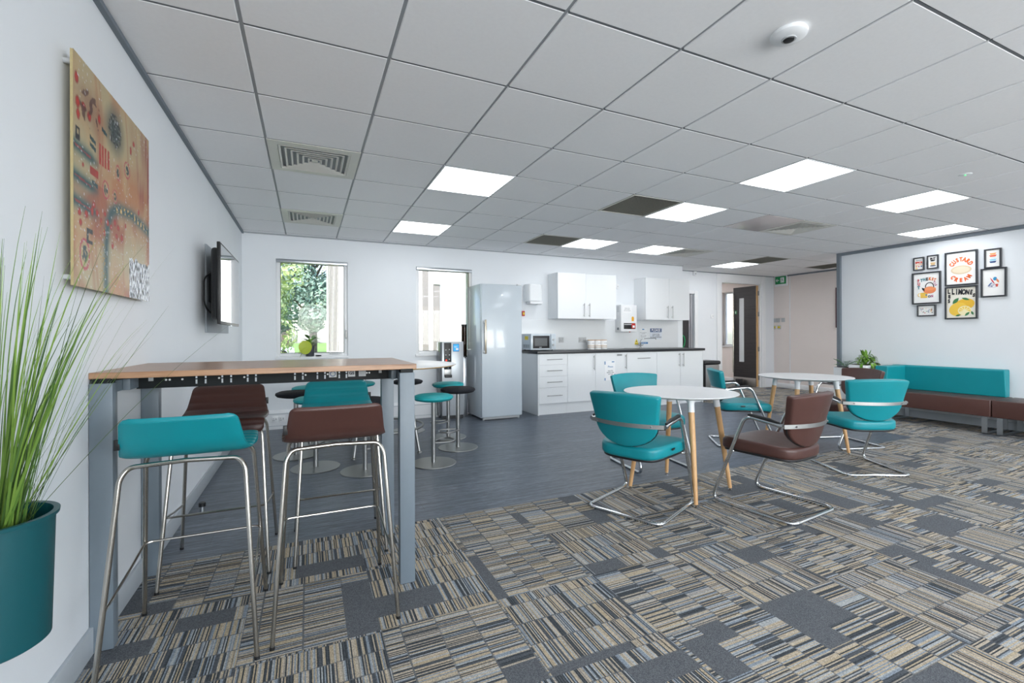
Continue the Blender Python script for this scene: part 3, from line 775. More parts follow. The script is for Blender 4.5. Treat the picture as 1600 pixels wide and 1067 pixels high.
# ------------------------------------------------------------------ fridge
t = thing('refrigerator', 'tall white single-door refrigerator between the drinks machine and the cupboards', 'refrigerator', (2.905, 5.86, 0))
MB().box(0, .605, .055, .62, .03, 1.885, .008).build('body', M['fridgew'], t)
d = MB().box(0, .605, 0, .05, .045, 1.875, .012, seg=3).build('door', M['fridgew'], t)
hb = MB(); hb.box(.026, .052, -.055, -.033, .92, 1.385, .007); hb.build('handle', M['brass'], d)
hm = MB(); hm.box(.02, .045, -.045, .0, .93, .965, .004); hm.box(.02, .045, -.045, .0, 1.34, 1.375, .004); hm.build('handle_mount', M['white'], d)
MB().tube([(.30, -.001, 1.73), (.30, -.002, 1.73)], .012, 20).build('badge', M['alu'], d)
MB().box(.54, .60, .005, .05, 1.876, 1.892, .004).build('top_hinge', M['white'], t)
f = MB()
for x_, y_ in ((.04, .06), (.57, .06), (.04, .56), (.57, .56)): f.cyl((x_, y_, .0), (x_, y_, .032), .018, 14)
f.build('foot', M['alu'], t)
MB().box(.03, .58, .04, .09, .008, .045, .003).build('plinth', M['greyplastic'], t)

# ------------------------------------------------------------------ drinks machine
t = thing('water_dispenser', 'silver drinks machine with black tap recess and small blue screen beside the fridge', 'drinks machine', (2.44, 6.2, 0))
MB().box(0, .315, .0, .24, .05, 1.085, .006).build('body', mat('silver_plastic', 'B9BEC3', .3, .3, grain=.02), t)
MB().box(-.012, -.0005, .0, .24, .03, 1.075, .003).build('side_panel', mat('smoked_side', '4A5056', .15, grain=.02), t)
MB().box(.03, .135, -.004, .0, .70, 1.07, .002).build('tap_panel', M['black'], t)
MB().box(.032, .133, -.0045, -.0005, .60, .70, .002).build('cup_recess', M['steel'], t)
MB().box(.035, .13, -.05, .0, .585, .625, .006).build('drip_tray', M['black'], t)
b = MB()
for x_, z_ in ((.055, .97), (.105, .975), (.055, .90), (.105, .90), (.105, .84)): b.cyl((x_, -.004, z_), (x_, -.008, z_), .008, 12)
b.build('button', M['greyplastic'], t)
MB().cyl((.06, -.004, .825), (.06, -.009, .825), .011, 14).build('red_button', emis('red_light', 'F03020', 1.5), t)
MB().cyl((.083, -.02, .74), (.083, -.02, .70), .007, 12).build('spout', M['chrome'], t)
MB().box(.16, .248, -.003, .0, .945, 1.055, .002).build('screen_frame', M['navy'], t)
MB().box(.165, .243, -.005, -.003, .952, 1.048).build('screen', emis('blue_screen', '2C86C8', .8), t)
s = MB(); s.box(.20, .235, -.006, -.005, .965, .995); s.box(.175, .225, -.006, -.005, 1.015, 1.02); s.box(.175, .21, -.006, -.005, 1.003, 1.007)
s.build('screen_graphics', M['paper'], t)
s = MB(); s.box(.143, .146, -.0015, .0, .06, 1.08); s.box(.0, .315, -.0015, .0, .545, .549); s.build('panel_seams', M['greyplastic'], t)
MB().box(.01, .305, .02, .22, 0, .05).build('base', M['black'], t)
t = thing('cup_dispenser', 'brown tube of cups on a slim silver column beside the fridge', 'cup dispenser', (2.81, 6.34, 0))
MB().box(-.035, .035, -.04, .04, 0, .86, .006).build('column', M['alu'], t)
MB().lathe([(.038, .86), (.038, 1.31), (.034, 1.31), (.034, .865)], n=24, cap=False).build('tube', M['amber'], t)
MB().lathe([(.04, 1.305), (.041, 1.33), (.0001, 1.335)], n=24).build('cap', M['black'], t)
MB().lathe([(.041, .84), (.041, .875), (.03, .875)], n=24, cap=False).build('collar', M['black'], t)
c = MB()
for k in range(34): c.lathe([(.030, .87+k*.0125), (.0325, .878+k*.0125)], n=20, cap=False)
c.build('cups', mat('brown_cups', '8A7868', .5), t)

# ------------------------------------------------------------------ kitchen base units
FY = 5.915
def bar_handle(p0, p1, par, off=.034, r=.0055, nm='handle'):
    a, b = Vector(p0), Vector(p1); y = Vector((0, -off, 0)); d = (b-a).normalized(); h = MB()
    h.cyl(a+y, b+y, r, 12)
    for q in (a+d*.025, b-d*.025): h.cyl(q, q+y, r*.8, 10)
    return h.build(nm, M['steel'], par)
def base_unit(label, x0, x1, parts, name='base_cabinet'):
    t = thing(name, label, 'cupboard', (0, 0, 0), 0, 'white base units under the worktop')
    MB().box(x0+.001, x1-.001, FY+.02, 6.5, .165, .893).build('carcass', M['white'], t)
    MB().box(x0+.001, x1-.001, FY+.04, FY+.055, 0, .165).build('plinth', M['gloss'], t)
    for kind, a, b, z0, z1, hp in parts:
        d = MB().box(a+.0018, b-.0018, FY, FY+.019, z0+.0015, z1-.0015, .0015, seg=1).build(kind, M['gloss'], t)
        if hp: bar_handle(hp[0], hp[1], d)
    return t
zs = [.893, .735, .565, .40, .165]
base_unit('white drawer unit at the left end of the kitchen run, four drawers', 3.79, 4.29,
          [('drawer', 3.808, 4.29, zs[k+1], zs[k], ((3.93, FY, (zs[k]+zs[k+1])/2+.0), (4.18, FY, (zs[k]+zs[k+1])/2+.0))) for k in range(4)])
MB().box(3.79, 3.806, FY, 6.505, 0, .893).build('end_panel', M['gloss'], bpy.data.objects['base_cabinet'])
base_unit('white single-door base cupboard next to the drawer unit', 4.29, 4.79, [('door', 4.29, 4.79, .165, .893, ((4.75, FY, .632), (4.75, FY, .862)))])
base_unit('white base cupboard with a taped paper notice on its door', 4.79, 5.39, [('door', 4.79, 5.39, .165, .893, ((5.35, FY, .632), (5.35, FY, .862)))])
base_unit('white integrated appliance front with one horizontal handle below the tap', 5.39, 5.995, [('appliance_door', 5.39, 5.995, .165, .893, ((5.58, FY, .795), (5.83, FY, .795)))])
base_unit('white double-door base cupboard at the right end of the run', 5.995, 7.02, [('door', 5.995, 6.503, .165, .893, ((6.465, FY, .637), (6.465, FY, .867))), ('door', 6.503, 7.005, .165, .893, ((6.55, FY, .637), (6.55, FY, .867)))])
MB().box(7.005, 7.02, FY, 6.505, 0, .893).build('end_panel', M['gloss'], bpy.data.objects['base_cabinet.004'])
wk = thing('worktop', 'long black worktop over the white base units', 'worktop', (0, 0, 0))
MB().box(3.775, 7.05, 5.895, 6.51, .897, .937, .004).build('slab', M['worktop'], wk)
bs = thing('backsplash', 'white splashback panel between the worktop and the wall cupboards', 'splashback', (0, 0, 0))
MB().box(3.6, 7.02, 6.502, 6.5095, .938, 1.42, .001).build('panel', mat('splash_white', 'DDE1E4', .25, grain=.01), bs)
# notice, label
t = thing('paper_notice', 'white paper notice with blue corner marks taped to the base cupboard door', 'notice', (5.055, FY-.0008, .615))
MB().box(-.1, .1, -.001, 0, -.152, .152).build('sheet', M['paper'], t)
s = MB()
for cx, cz, w_, h_ in ((-.092, .12, .014, .05), (.06, .135, .05, .014), (-.092, -.135, .014, .04), (.092, -.08, .014, .05)): s.box(cx-w_/2, cx+w_/2, -.002, -.001, cz-h_/2, cz+h_/2)
s.build('corner_mark', M['blue'], t)
text_mb('Please', .04, at(.01, -.0015, .06, FACE_Y)).build('heading', M['blue'], t)
text_mb('keep this\nkitchen clean\nand tidy', .026, at(.01, -.0015, -.03, FACE_Y)).build('lettering', M['ink'], t)
t = thing('door_label', 'small grey label at the top of the noticed cupboard door', 'label', (5.24, FY-.0008, .855))
MB().box(-.05, .05, -.002, 0, -.016, .016, .001).build('plate', M['greyplastic'], t); text_mb('DISHWASHER', .014, at(0, -.0025, 0, FACE_Y)).build('lettering', M['ink'], t)

# wall cupboards
def wall_unit(label, x0, x1, xm, hz):
    t = thing('wall_cabinet', label, 'cupboard', (0, 0, 0), 0, 'white wall cupboards')
    MB().box(x0, x1, 6.222, 6.51, 1.432, 2.15, .001, seg=1).build('carcass', M['gloss'], t)
    for a, b, hx in ((x0, xm, xm-.05), (xm, x1, xm+.05)):
        d = MB().box(a+.001, b-.001, 6.20, 6.22, 1.43, 2.15, .0015, seg=1).build('door', M['gloss'], t)
        bar_handle((hx, 6.20, 1.457), (hx, 6.20, 1.677), d)
wall_unit('left white wall cupboard, directly left of the fuse box', 4.288, 5.397, 4.808, 0)
wall_unit('right white wall cupboard, above the sink and the PLEASE sign', 6.012, 7.003, 6.53, 0)

# fuse box
t = thing('fuse_box', 'white fuse box with red switch between the two wall cupboards', 'fuse box', (5.60, 6.34, 1.228))
MB().box(0, .335, 0, .17, 0, .458, .006).build('housing', M['white'], t)
p = MB().box(.055, .30, -.006, 0, .045, .145, .003).build('breaker_panel', M['black'], t)
s = MB(); s.box(.06, .22, -.0075, -.006, .115, .13); s.build('breaker_row', M['greyplastic'], t)
s = MB(); s.box(.215, .295, -.008, -.006, .052, .14, .001); s.build('red_switch_cover', M['red'], t)
s = MB(); s.box(.235, .28, -.011, -.008, .065, .105, .001); s.build('white_switch', M['white'], t)
MB().box(.03, .225, -.0015, 0, .315, .44).build('paper_label', M['paper'], t)
text_mb('Isolator for\nwater heater\nDo not turn off', .022, at(.128, -.002, .378, FACE_Y)).build('lettering', M['greyink'], t)
s = MB(); s.prism([(.222, .18), (.27, .18), (.27, .245), (.246, .262), (.222, .245)], -.0015, 0, axis='y'); s.build('warning_tag', M['orange'], t)
s = MB()
for k in range(5): s.box(-.0015, 0, .05, .12, .34+k*.02, .348+k*.02)
s.build('vent_slots', M['greyplastic'], t)
MB().box(-.001, .0, .06, .11, .03, .07).build('side_mark', M['greyink'], t)
MB().cyl((.23, .06, -.012), (.23, .06, .0), .014, 12).build('red_lamp', M['red'], t)
# junction box
t = thing('junction_box', 'tiny white box on the wall between the two wall cupboards', 'junction box', (5.64, 6.51, 2.01))
MB().box(-.03, .03, -.03, 0, -.04, .04, .004).build('cover', M['white'], t); MB().box(-.008, .008, -.032, -.03, -.01, .01).build('knob', M['greyplastic'], t)
# red alarm point by the fridge
t = thing('call_point', 'small red and cream alarm point on the wall just right of the fridge', 'alarm point', (3.835, 6.51, 1.512))
MB().box(-.02, .02, -.03, 0, -.04, .04, .003).build('box', M['red'], t); MB().box(-.014, .014, -.032, -.03, -.018, .018).build('panel', M['yellow'], t)
# paper towel dispenser
t = thing('towel_dispenser', 'white rounded paper towel dispenser on the wall right of the fridge', 'dispenser', (3.985, 6.51, 1.81))
o_ = [(-.14, 0), (-.14, -.12), (-.11, -.17), (.07, -.17), (.12, -.14), (.14, -.08), (.14, 0)]
b = MB(); b.prism([(x_, y_) for x_, y_ in o_], -.115, .16)
ob = b.build('cover', M['gloss'], t)
bv = ob.modifiers.new('bev', 'BEVEL'); bv.width = .02; bv.segments = 4; bv.limit_method = 'ANGLE'; bv.angle_limit = R(20)
MB().box(-.10, .12, -.16, -.02, -.155, -.11, .01).build('outlet', M['white'], t)
MB().box(.02, .10, -.165, -.10, -.162, -.148, .004).build('slot', M['greyplastic'], t)

# microwave
t = thing('microwave', 'white microwave with black window at the left end of the worktop', 'microwave', (3.785, 6.14, .9375), R(0))
MB().box(0, .43, .012, .32, .012, .255, .006).build('body', M['fridgew'], t)
MB().box(0, .335, -.008, .012, .012, .255, .006).build('door', M['fridgew'], t)
MB().box(.337, .43, -.006, .012, .012, .255, .006).build('control_panel', M['fridgew'], t)
MB().box(.035, .318, -.0105, -.007, .035, .225, .004).build('window_surround', M['black'], t)
MB().box(.065, .275, -.012, -.010, .07, .19).build('window_mesh', mat('microwave_mesh', '55585A', .3), t)
MB().box(.14, .18, -.0125, -.0105, .045, .056).build('badge', M['greyplastic'], t)
MB().cyl((.384, -.006, .165), (.384, -.024, .165), .017, 20).build('knob', M['greyplastic'], t)
MB().cyl((.384, -.006, .085), (.384, -.024, .085), .017, 20).build('knob', M['greyplastic'], t)
MB().box(.335, .345, -.03, -.006, .03, .235, .004).build('handle', M['fridgew'], t)
MB().box(-.0015, 0, .08, .20, .165, .22).build('yellow_sticker', M['yellow'], t)
s = MB()
for k in range(7):
    for j in range(3): s.box(-.001, .0, .05+k*.03, .062+k*.03, .045+j*.017, .057+j*.017)
s.build('side_vent', M['ink'], t)
f = MB()
for x_, y_ in ((.04, .04), (.39, .04), (.04, .28), (.39, .28)): f.cyl((x_, y_, 0), (x_, y_, .014), .012, 10)
f.build('foot', M['black'], t)
# canisters
for k, (x_, nm, lb) in enumerate(((4.985, 'TEA', 'left'), (5.112, 'COFFEE', 'middle'), (5.232, 'SUGAR', 'right'))):
    t = thing('storage_canister', 'pale striped kitchen canister with wooden lid on the worktop, %s of the three' % lb, 'canister', (x_, 6.33, .9375), 0, 'kitchen canisters')
    MB().lathe([(.0001, 0), (.052, 0), (.056, .003), (.056, .142), (.052, .145), (.0001, .145)], n=32).build('jar', M['paper'], t)
    MB().lathe([(.055, .145), (.057, .146), (.057, .155), (.0001, .155)], n=32, cap=False).build('lid', M['beech'], t)
    s = MB()
    for z in (.022, .048): s.lathe([(.0566, z), (.0566, z+.007)], n=32, cap=False)
    s.build('blue_stripe', M['greyink'], t)
    s = MB()
    for z in (.034, .060): s.lathe([(.0566, z), (.0566, z+.004)], n=32, cap=False)
    s.build('gold_stripe', M['orange'], t)
    text_mb(nm, .018, at(0, -.0575, .1, FACE_Y)).build('lettering', M['greyink'], t)
plate('wall_socket', 'square double socket on the splashback right of the microwave', 'socket', 4.475, 4.565, 1.05, 1.135, 6.502, 'y', 1, 'greyplastic', 'splashback sockets')
plate('wall_socket', 'wide double socket on the splashback above the canisters', 'socket', 4.855, 5.0, 1.05, 1.135, 6.502, 'y', 2, 'greyplastic', 'splashback sockets')
# sink and tap
t = thing('kitchen_sink', 'steel sink and drainer let into the worktop below the PLEASE sign', 'sink', (0, 0, 0))
s = MB(); s.box(5.75, 6.75, 6.0, 6.03, .9375, .942); s.box(5.75, 6.75, 6.4, 6.45, .9375, .942); s.box(5.75, 5.8, 6.03, 6.4, .9375, .942); s.box(6.2, 6.75, 6.03, 6.4, .9375, .941)
s.build('rim', M['steel'], t)
s = MB(); s.box(5.8, 6.2, 6.03, 6.4, .9373, .9385); s.build('bowl', mat('sink_bowl', '6F7070', .4, 1), t)
s = MB()
for k in range(7): s.box(6.28, 6.7, 6.06+k*.045, 6.068+k*.045, .941, .9435)
s.build('drainer_ribs', M['steel'], t)
t = thing('kitchen_tap', 'chrome mixer tap with long swivel spout behind the sink', 'tap', (6.075, 6.42, .942))
MB().lathe([(.024, 0), (.024, .006), (.014, .012), (.014, .07), (.017, .075), (.017, .1), (.0001, .1)], n=24).build('tap_body', M['chrome'], t)
MB().tube(fillet([(0, 0, .09), (.0, -.01, .15), (.06, -.05, .165), (.26, -.09, .172), (.265, -.09, .15)], .03), .0075, 12).build('spout', M['chrome'], t)
for s_ in (-1, 1): MB().tube([(s_*.012, 0, .05), (s_*.05, -.01, .05)], .009, 12).tube([(s_*.045, -.012, .05), (s_*.055, -.014, .085)], .006, 10).build('tap_lever', M['chrome'], t)
# wall signs
t = thing('please_sign', 'white sign headed PLEASE in a dark blue band above the sink', 'sign', (6.495, 6.502, 1.19))
MB().box(-.135, .135, -.002, 0, -.10, .10, .001).build('sheet', mat('sign_sheet', 'D3DAE4', .6), t)
MB().box(-.13, .13, -.003, -.002, .03, .095).build('header_band', M['navy'], t)
text_mb('PLEASE', .068, at(0, -.0035, .062, FACE_Y), bold=.0006).build('heading', M['paper'], t)
text_mb('PLACE YOUR\nDIRTY DISHES\nIN THE DISHWASHER', .027, at(0, -.0025, -.035, FACE_Y)).build('lettering', M['ink'], t)
t = thing('instruction_notice', 'faint white instruction sheet on the wall left of the PLEASE sign', 'notice', (6.21, 6.502, 1.18))
MB().box(-.09, .09, -.0015, 0, -.11, .11).build('sheet', mat('sheet', 'DFE3E6', .7), t)
MB().box(-.025, .02, -.0022, -.0015, .08, .098).build('blue_mark', M['blue'], t)
text_mb('Please ensure all cups\nare washed\n\nWipe the worktop\nafter use and leave\nthe sink clean', .0165, at(0, -.002, -.01, FACE_Y)).build('lettering', M['greyink'], t)
t = thing('warning_sticker', 'small yellow triangular hot water warning sticker beside the tap', 'sticker', (6.055, 6.502, 1.05))
s = MB(); s.prism([(-.036, -.012), (.036, -.012), (0, .05)], -.002, 0, axis='y'); s.box(-.036, .036, -.002, 0, -.05, -.016); s.build('sticker', M['yellow'], t)
s = MB(); s.prism([(-.012, 0), (.012, 0), (0, .026)], -.003, -.002, axis='y'); s.build('pictogram', M['ink'], t)
text_mb('HOT\nWATER', .016, at(0, -.0025, -.033, FACE_Y)).build('lettering', M['ink'], t)
t = thing('blue_label', 'narrow blue label on the splashback behind the tap', 'label', (6.215, 6.502, 1.026))
MB().box(-.095, .095, -.002, 0, -.015, .015).build('strip', M['blue'], t); text_mb('Caution hot water', .018, at(0, -.0025, 0, FACE_Y)).build('lettering', M['paper'], t)

# bin
t = thing('waste_bin', 'square steel bin with black lid at the right end of the worktop', 'bin', (7.38, 6.2, 0))
MB().box(-.17, .19, -.15, .15, .01, .63, .02).build('body', M['steel'], t)
MB().box(-.19, .21, -.17, .17, .63, .70, .03, seg=4).build('lid', M['black'], t)
MB().box(-.195, -.16, -.165, .10, .0, .635, .01).build('side_frame', M['black'], t)

# ------------------------------------------------------------------ television
t = thing('television', 'black flat television on a wall bracket by the corner, beside the canvas', 'television', (0, 4.46, 1.565))
MB().box(.128, .15, -.50, .50, -.305, .305, .004).build('bezel', M['black'], t)
MB().box(.1495, .152, -.482, .482, -.283, .290).build('screen', M['screen'], t)
b = MB(); o_ = [(.128, -.47), (.128, .47), (.085, .44), (.06, .30), (.06, -.30), (.085, -.44)]
b.prism(o_, -.27, .27); ob = b.build('rear_housing', M['black'], t)
bv = ob.modifiers.new('bev', 'BEVEL'); bv.width = .02; bv.segments = 3
MB().box(.0125, .06, -.12, .12, -.12, .12, .004).build('wall_bracket', M['darkmetal'], t)
MB().tube(fillet([(.06, -.28, .10), (.02, -.33, .05), (.02, -.34, -.15), (.05, -.26, -.22), (.06, -.2, -.2)], .05), .006, 8).build('cable', M['black'], t)
MB().box(.1495, .155, -.03, .03, -.318, -.303, .002).build('badge', M['alu'], t)
tag(MB().box(0.0005, .012, 4.27, 5.36, 1.2, 1.9, .002).build('backing_board', mat('grey_board', '9CA3AA', .6, grain=.02)), 'thin grey board fixed to the wall behind the television', 'board')

# ------------------------------------------------------------------ canvas painting (colour worked out on a fine grid)
def srgb(h): return Vector(lin(h)[:3])
def painting():
    nu = nv = 190; W = .785; H = .78
    base = [srgb('B3A37E'), srgb('B57C50'), srgb('9E5433'), srgb('BFA377')]
    teal, dteal, red, dred, blk, wht, maroon, gold = map(srgb, ('23605F', '123E44', 'B82413', '7E1912', '1B1E24', 'E8ECF2', '8A2F35', 'A8801E'))
    def n(x, y, s, z=0): return .5+.5*noise.noise(Vector((x*s, y*s, z)))
    def dseg(p, a, b):
        ax, ay = a; bx, by = b; dx, dy = bx-ax, by-ay; t = max(0, min(1, ((p[0]-ax)*dx+(p[1]-ay)*dy)/(dx*dx+dy*dy+1e-9)))
        return math.hypot(p[0]-ax-dx*t, p[1]-ay-dy*t)
    curve = [(.335, 1.02), (.338, .85), (.344, .74), (.36, .66), (.40, .60), (.46, .565), (.54, .548), (.69, .538), (.82, .55), (1.0, .575)]
    reds = [(.03, .106, .022, .03), (.04, .206, .025, .03), (.045, .256, .02, .03), (.10, .2, .025, .022), (.155, .221, .025, .025), (.264, .187, .02, .03), (.055, .676, .02, .02), (.122, .669, .02, .022), (.2, .609, .02, .02),
            (.183, .64, .018, .03), (.236, .637, .02, .02), (.066, .719, .018, .02), (.283, .665, .018, .018), (.327, .619, .02, .015), (.4, .668, .02, .02), (.451, .635, .02, .022), (.496, .651, .022, .018), (.319, .713, .016, .022),
            (.546, .696, .02, .025), (.419, .758, .016, .022), (.472, .7, .02, .016), (.682, .182, .018, .03), (.731, .126, .02, .02), (.808, .494, .018, .022), (.09, .46, .012, .012), (.6, .62, .012, .02), (.36, .655, .02, .02)]
    rings = [(.626, .309, .045, .045), (.495, .365, .03, .04), (.338, .499, .04, .045), (.453, .5, .03, .036), (.105, .851, .05, .07)]
    def col(u, v):
        a = n(u*.6, v, 3.2, 1); b = n(u, v*.7, 5.5, 7)
        c = base[0].lerp(base[1], max(0, min(1, (a-.42)*3.2+(.5*min(1,(v-.55)*6)*min(1,(u-.33)*8) if v > .55 and u > .33 else 0)+(u-.5)*.35)))
        c = c.lerp(base[2], max(0, min(.9, (b-.48)*5))*(.4+.6*(v > .5)))
        c = c.lerp(base[3], max(0, min(.6, (n(u, v, 9, 3)-.55)*3)))
        if u > .74:
            s = n(u*9, v*1.2, 3, 5); k = max(0, min(1, (s-.42)*4))*max(0, min(1, (u-.74)*9))*max(0, min(1, (.5-v)*8)); c = c.lerp(maroon, k*.8)
        c = c.lerp(srgb('7A3A26'), .75*math.exp(-(math.hypot((u-.16)/.13, (v-.18)/.09))**2)*(.5+n(u, v, 18)*.6))
        # orange drips
        for x0, w_ in ((.22, .018), (.60, .01), (.26, .012)): c = c.lerp(base[2], .55*math.exp(-((u-x0-.04*math.sin(v*6))/w_)**2)*(.4+.6*n(u, v, 4)))
        # teal clouds
        d = math.hypot((u-.456)/.105, (v-.165)/.105); c = c.lerp(dteal, .9*max(0, min(1, 1.45-d)))
        if d < .8 and n(u, v, 60) > .5: c = blk.copy()
        if d < .85 and n(u, v, 75, 4) > .74: c = wht*.75
        for v0 in (.395, .525, .632):
            dd = abs(v-v0-.05*u); fade = max(0, min(1, (.27-u)/.1))
            c = c.lerp(teal, .95*fade*math.exp(-(dd/.034)**2)); c = c.lerp(dteal, fade*math.exp(-(dd/.014)**2))
            if dd < .004 and .01 < u < .17: c = maroon.copy()
        d = min(dseg((u, v), curve[i], curve[i+1]) for i in range(len(curve)-1))
        c = c.lerp(teal, .95*math.exp(-(d/.038)**2)); c = c.lerp(dteal, .8*math.exp(-(d/.018)**2))
        if d < .016 and v < .6 and u > .45 and math.sin(u*120) > .2 and n(u, v, 40) > .45: c = srgb('D9B46A')
        # red stripe block and square
        if .262 < u < .388 and .295 < v < .395 and (u-.262) % .032 < .021: c = red*(.55+.6*n(u, v, 70))
        if .16 < u < .25 and .44 < v < .475: c = dred.lerp(red, n(u, v, 40))
        for (x, y, rx, ry) in reds:
            q = ((u-x)/(rx*.75))**2+((v-y)/(ry*.75))**2+.5*(n(u, v, 50)-.5)
            if q < 1: c = red.lerp(dred, q*.8)
            elif q < 1.5: c = c.lerp(dred, .5)
        for (x, y, rx, ry) in rings:
            q = math.hypot((u-x)/rx, (v-y)/ry)
            if .82 < q < 1.02: c = srgb('B03A4A')
            elif q < .55 and n(u, v, 55) > .42: c = dteal*.7
            elif q < .82: c = c.lerp(base[0], .4)
        if math.hypot((u-.17), (v-.19)*1.3) < .11 and n(u, v, 26, 2) > .56: c = c.lerp(srgb('4A201C'), .85)
        if .02 < u < .062 and .315 < v < .37 and not (.032 < u < .05 and .325 < v < .345): c = blk.copy()
        if .125 < u < .185 and .73 < v < .80 and not (u > .145 and .75 < v < .782): c = blk.copy()
        for x, y in ((.19, .313), (.215, .51), (.323, .223), (.19, .345)):
            if abs(u-x) < .032 and abs(v-y-.15*(u-x)) < .010: c = dteal.copy()
        if .62 < u and v > .77:
            e = min((u-.62)*12, (v-.77)*12+n(u, v, 20)*.6, 1)
            if e > .45:
                k = n(u*1.3, v*.5, 62, 9); c = wht.copy() if k > .5 else (blk.copy() if k < .42 else srgb('6A7788'))
        elif n(u, v, 85, 12) > .765 and (v > .48 or n(u, v, 6, 30) > .58): c = wht*.8
        if .26 < u < .34 and v > .66 and n(u, v, 95, 20) > .66: c = gold.copy()
        return c
    vs = []; cols = []
    for j in range(nv+1):
        for i in range(nu+1):
            u, v = i/nu, j/nv; h = .0010*max(0, noise.noise(Vector((u*30, v*30, 8))))
            vs.append((.0085+h, (u-.5)*W, (.5-v)*H)); cols.append(col(u, v))
    fs = [(j*(nu+1)+i, (j+1)*(nu+1)+i, (j+1)*(nu+1)+i+1, j*(nu+1)+i+1) for j in range(nv) for i in range(nu)]
    mb = MB().add(vs, fs, 0, True); me = mb.mesh('paint'); at_ = me.color_attributes.new('paint', 'FLOAT_COLOR', 'POINT')
    at_.data.foreach_set('color', [x for c in cols for x in (*c, 1)])
    q = N('glossy_mixed_paint'); a = q.new('ShaderNodeAttribute', attribute_name='paint'); q.set(Base_Color=a.outputs[0], Roughness=.42, Coat_Weight=.06)
    q.bump(q.noise(q.obj(), 90, 3), .15, .001)
    t = thing('canvas_painting', 'large square canvas of orange, teal and red abstract paint on the left wall', 'painting', (.028, 2.352, 1.728))
    MB().box(-.0, .008, -.391, .391, -.389, .389).build('canvas', mat('canvas_edge', 'A99A70', .6), t)
    link('paint_layer', me, q.m, t)
    MB().cyl((-.0275, -.36, -.36), (0, -.36, -.36), .009, 12).cyl((-.0275, .36, -.36), (0, .36, -.36), .009, 12).cyl((-.0275, .36, .36), (0, .36, .36), .009, 12).cyl((-.0275, -.36, .36), (0, -.36, .36), .009, 12).build('wall_stud', M['greyplastic'], t)
painting()

# ------------------------------------------------------------------ tall bench table
t = thing('bar_table', 'tall wood-topped bar table with grey square legs against the left wall', 'table', (0, 0, 0))
MB().box(.001, 1.21, 2.172, 2.86, 1.011, 1.035, .0015, seg=1).build('table_top', M['oak'], t)
for (x0, y0) in ((.002, 2.168), (1.130, 2.168), (.002, 2.745), (1.130, 2.745)):
    l = MB().box(x0, x0+.07, y0, y0+.05, .004, .995, .003).build('leg', M['postgrey'], t)
    MB().box(x0+.004, x0+.066, y0+.004, y0+.046, 0, .006).build('foot', M['black'], l)
    MB().box(x0+.006, x0+.064, y0+.004, y0+.046, .993, 1.013).build('spacer', M['darkmetal'], l)
for x0 in (.012, 1.14): MB().box(x0, x0+.05, 2.218, 2.745, .955, 1.0, .002).build('side_rail', M['postgrey'], t)
# perforated cross beam
slots = [.291, .325, .388, .422, .487, .520, .682, .716, .780, .814, .879, .912]
def beam(y, nm):
    b = MB(); th = .002; zs_ = [.951, .961, .980, .985, .998, 1.012]
    xs = [.08]
    for s in slots: xs += [s-.0035, s+.0035]
    xs.append(1.125)
    for i in range(len(xs)-1):
        sl = i % 2 == 1
        for k in range(5):
            if sl and k in (1, 3): continue
            b.box(xs[i], xs[i+1], y, y+th, zs_[k], zs_[k+1])
    return b
b = beam(2.40, 'a'); b.box(.08, 1.125, 2.40, 2.42, .949, .951)
bo = b.build('cross_beam', M['darkmetal'], t)
s = MB()
for x_ in (.182, .195, .24, .376, .474, .728, .826, 1.009, 1.021): s.cyl((x_, 2.3985, .983), (x_, 2.4, .983), .0042, 12)  # white discs stand for round holes with the pale wall showing through
s.build('bolt', M['white'], bo)
for x0, x1, mm in ((.121, .138, 'greyplastic'), (.832, .867, 'greyplastic'), (.920, .953, 'greyplastic'), (.970, 1.004, 'greyplastic'), (1.067, 1.081, 'greyplastic')):
    s = MB().box(x0, x1, 2.3985, 2.3998, .967 if x1-x0 > .02 else .980, 1.000); s.build('sticker', M[mm], bo)
MB().lathe([(.0001, 0), (.011, 0)], n=20, cap=False)
s = MB(); s.tube([(.8495+.0115*math.cos(a), 2.398, .984+.0115*math.sin(a)) for a in [k*PI/12 for k in range(24)]], .0016, 6, closed=True); s.build('blue_ring_mark', M['navy'], bo)
text_mb('GS', .020, at(.9365, 2.3982, .984, FACE_Y), bold=.0008).build('gs_mark', M['ink'], bo)
s = MB()
for k in range(6): s.box(.974, 1.0, 2.3978, 2.3985, .971+k*.0045, .9725+k*.0045)
s.build('sticker_lines', M['greyink'], bo)
for x_ in (.075, 1.125): MB().box(x_-.012, x_+.012, 2.30, 2.52, .955, 1.0, .002).build('end_bracket', M['postgrey'], t)

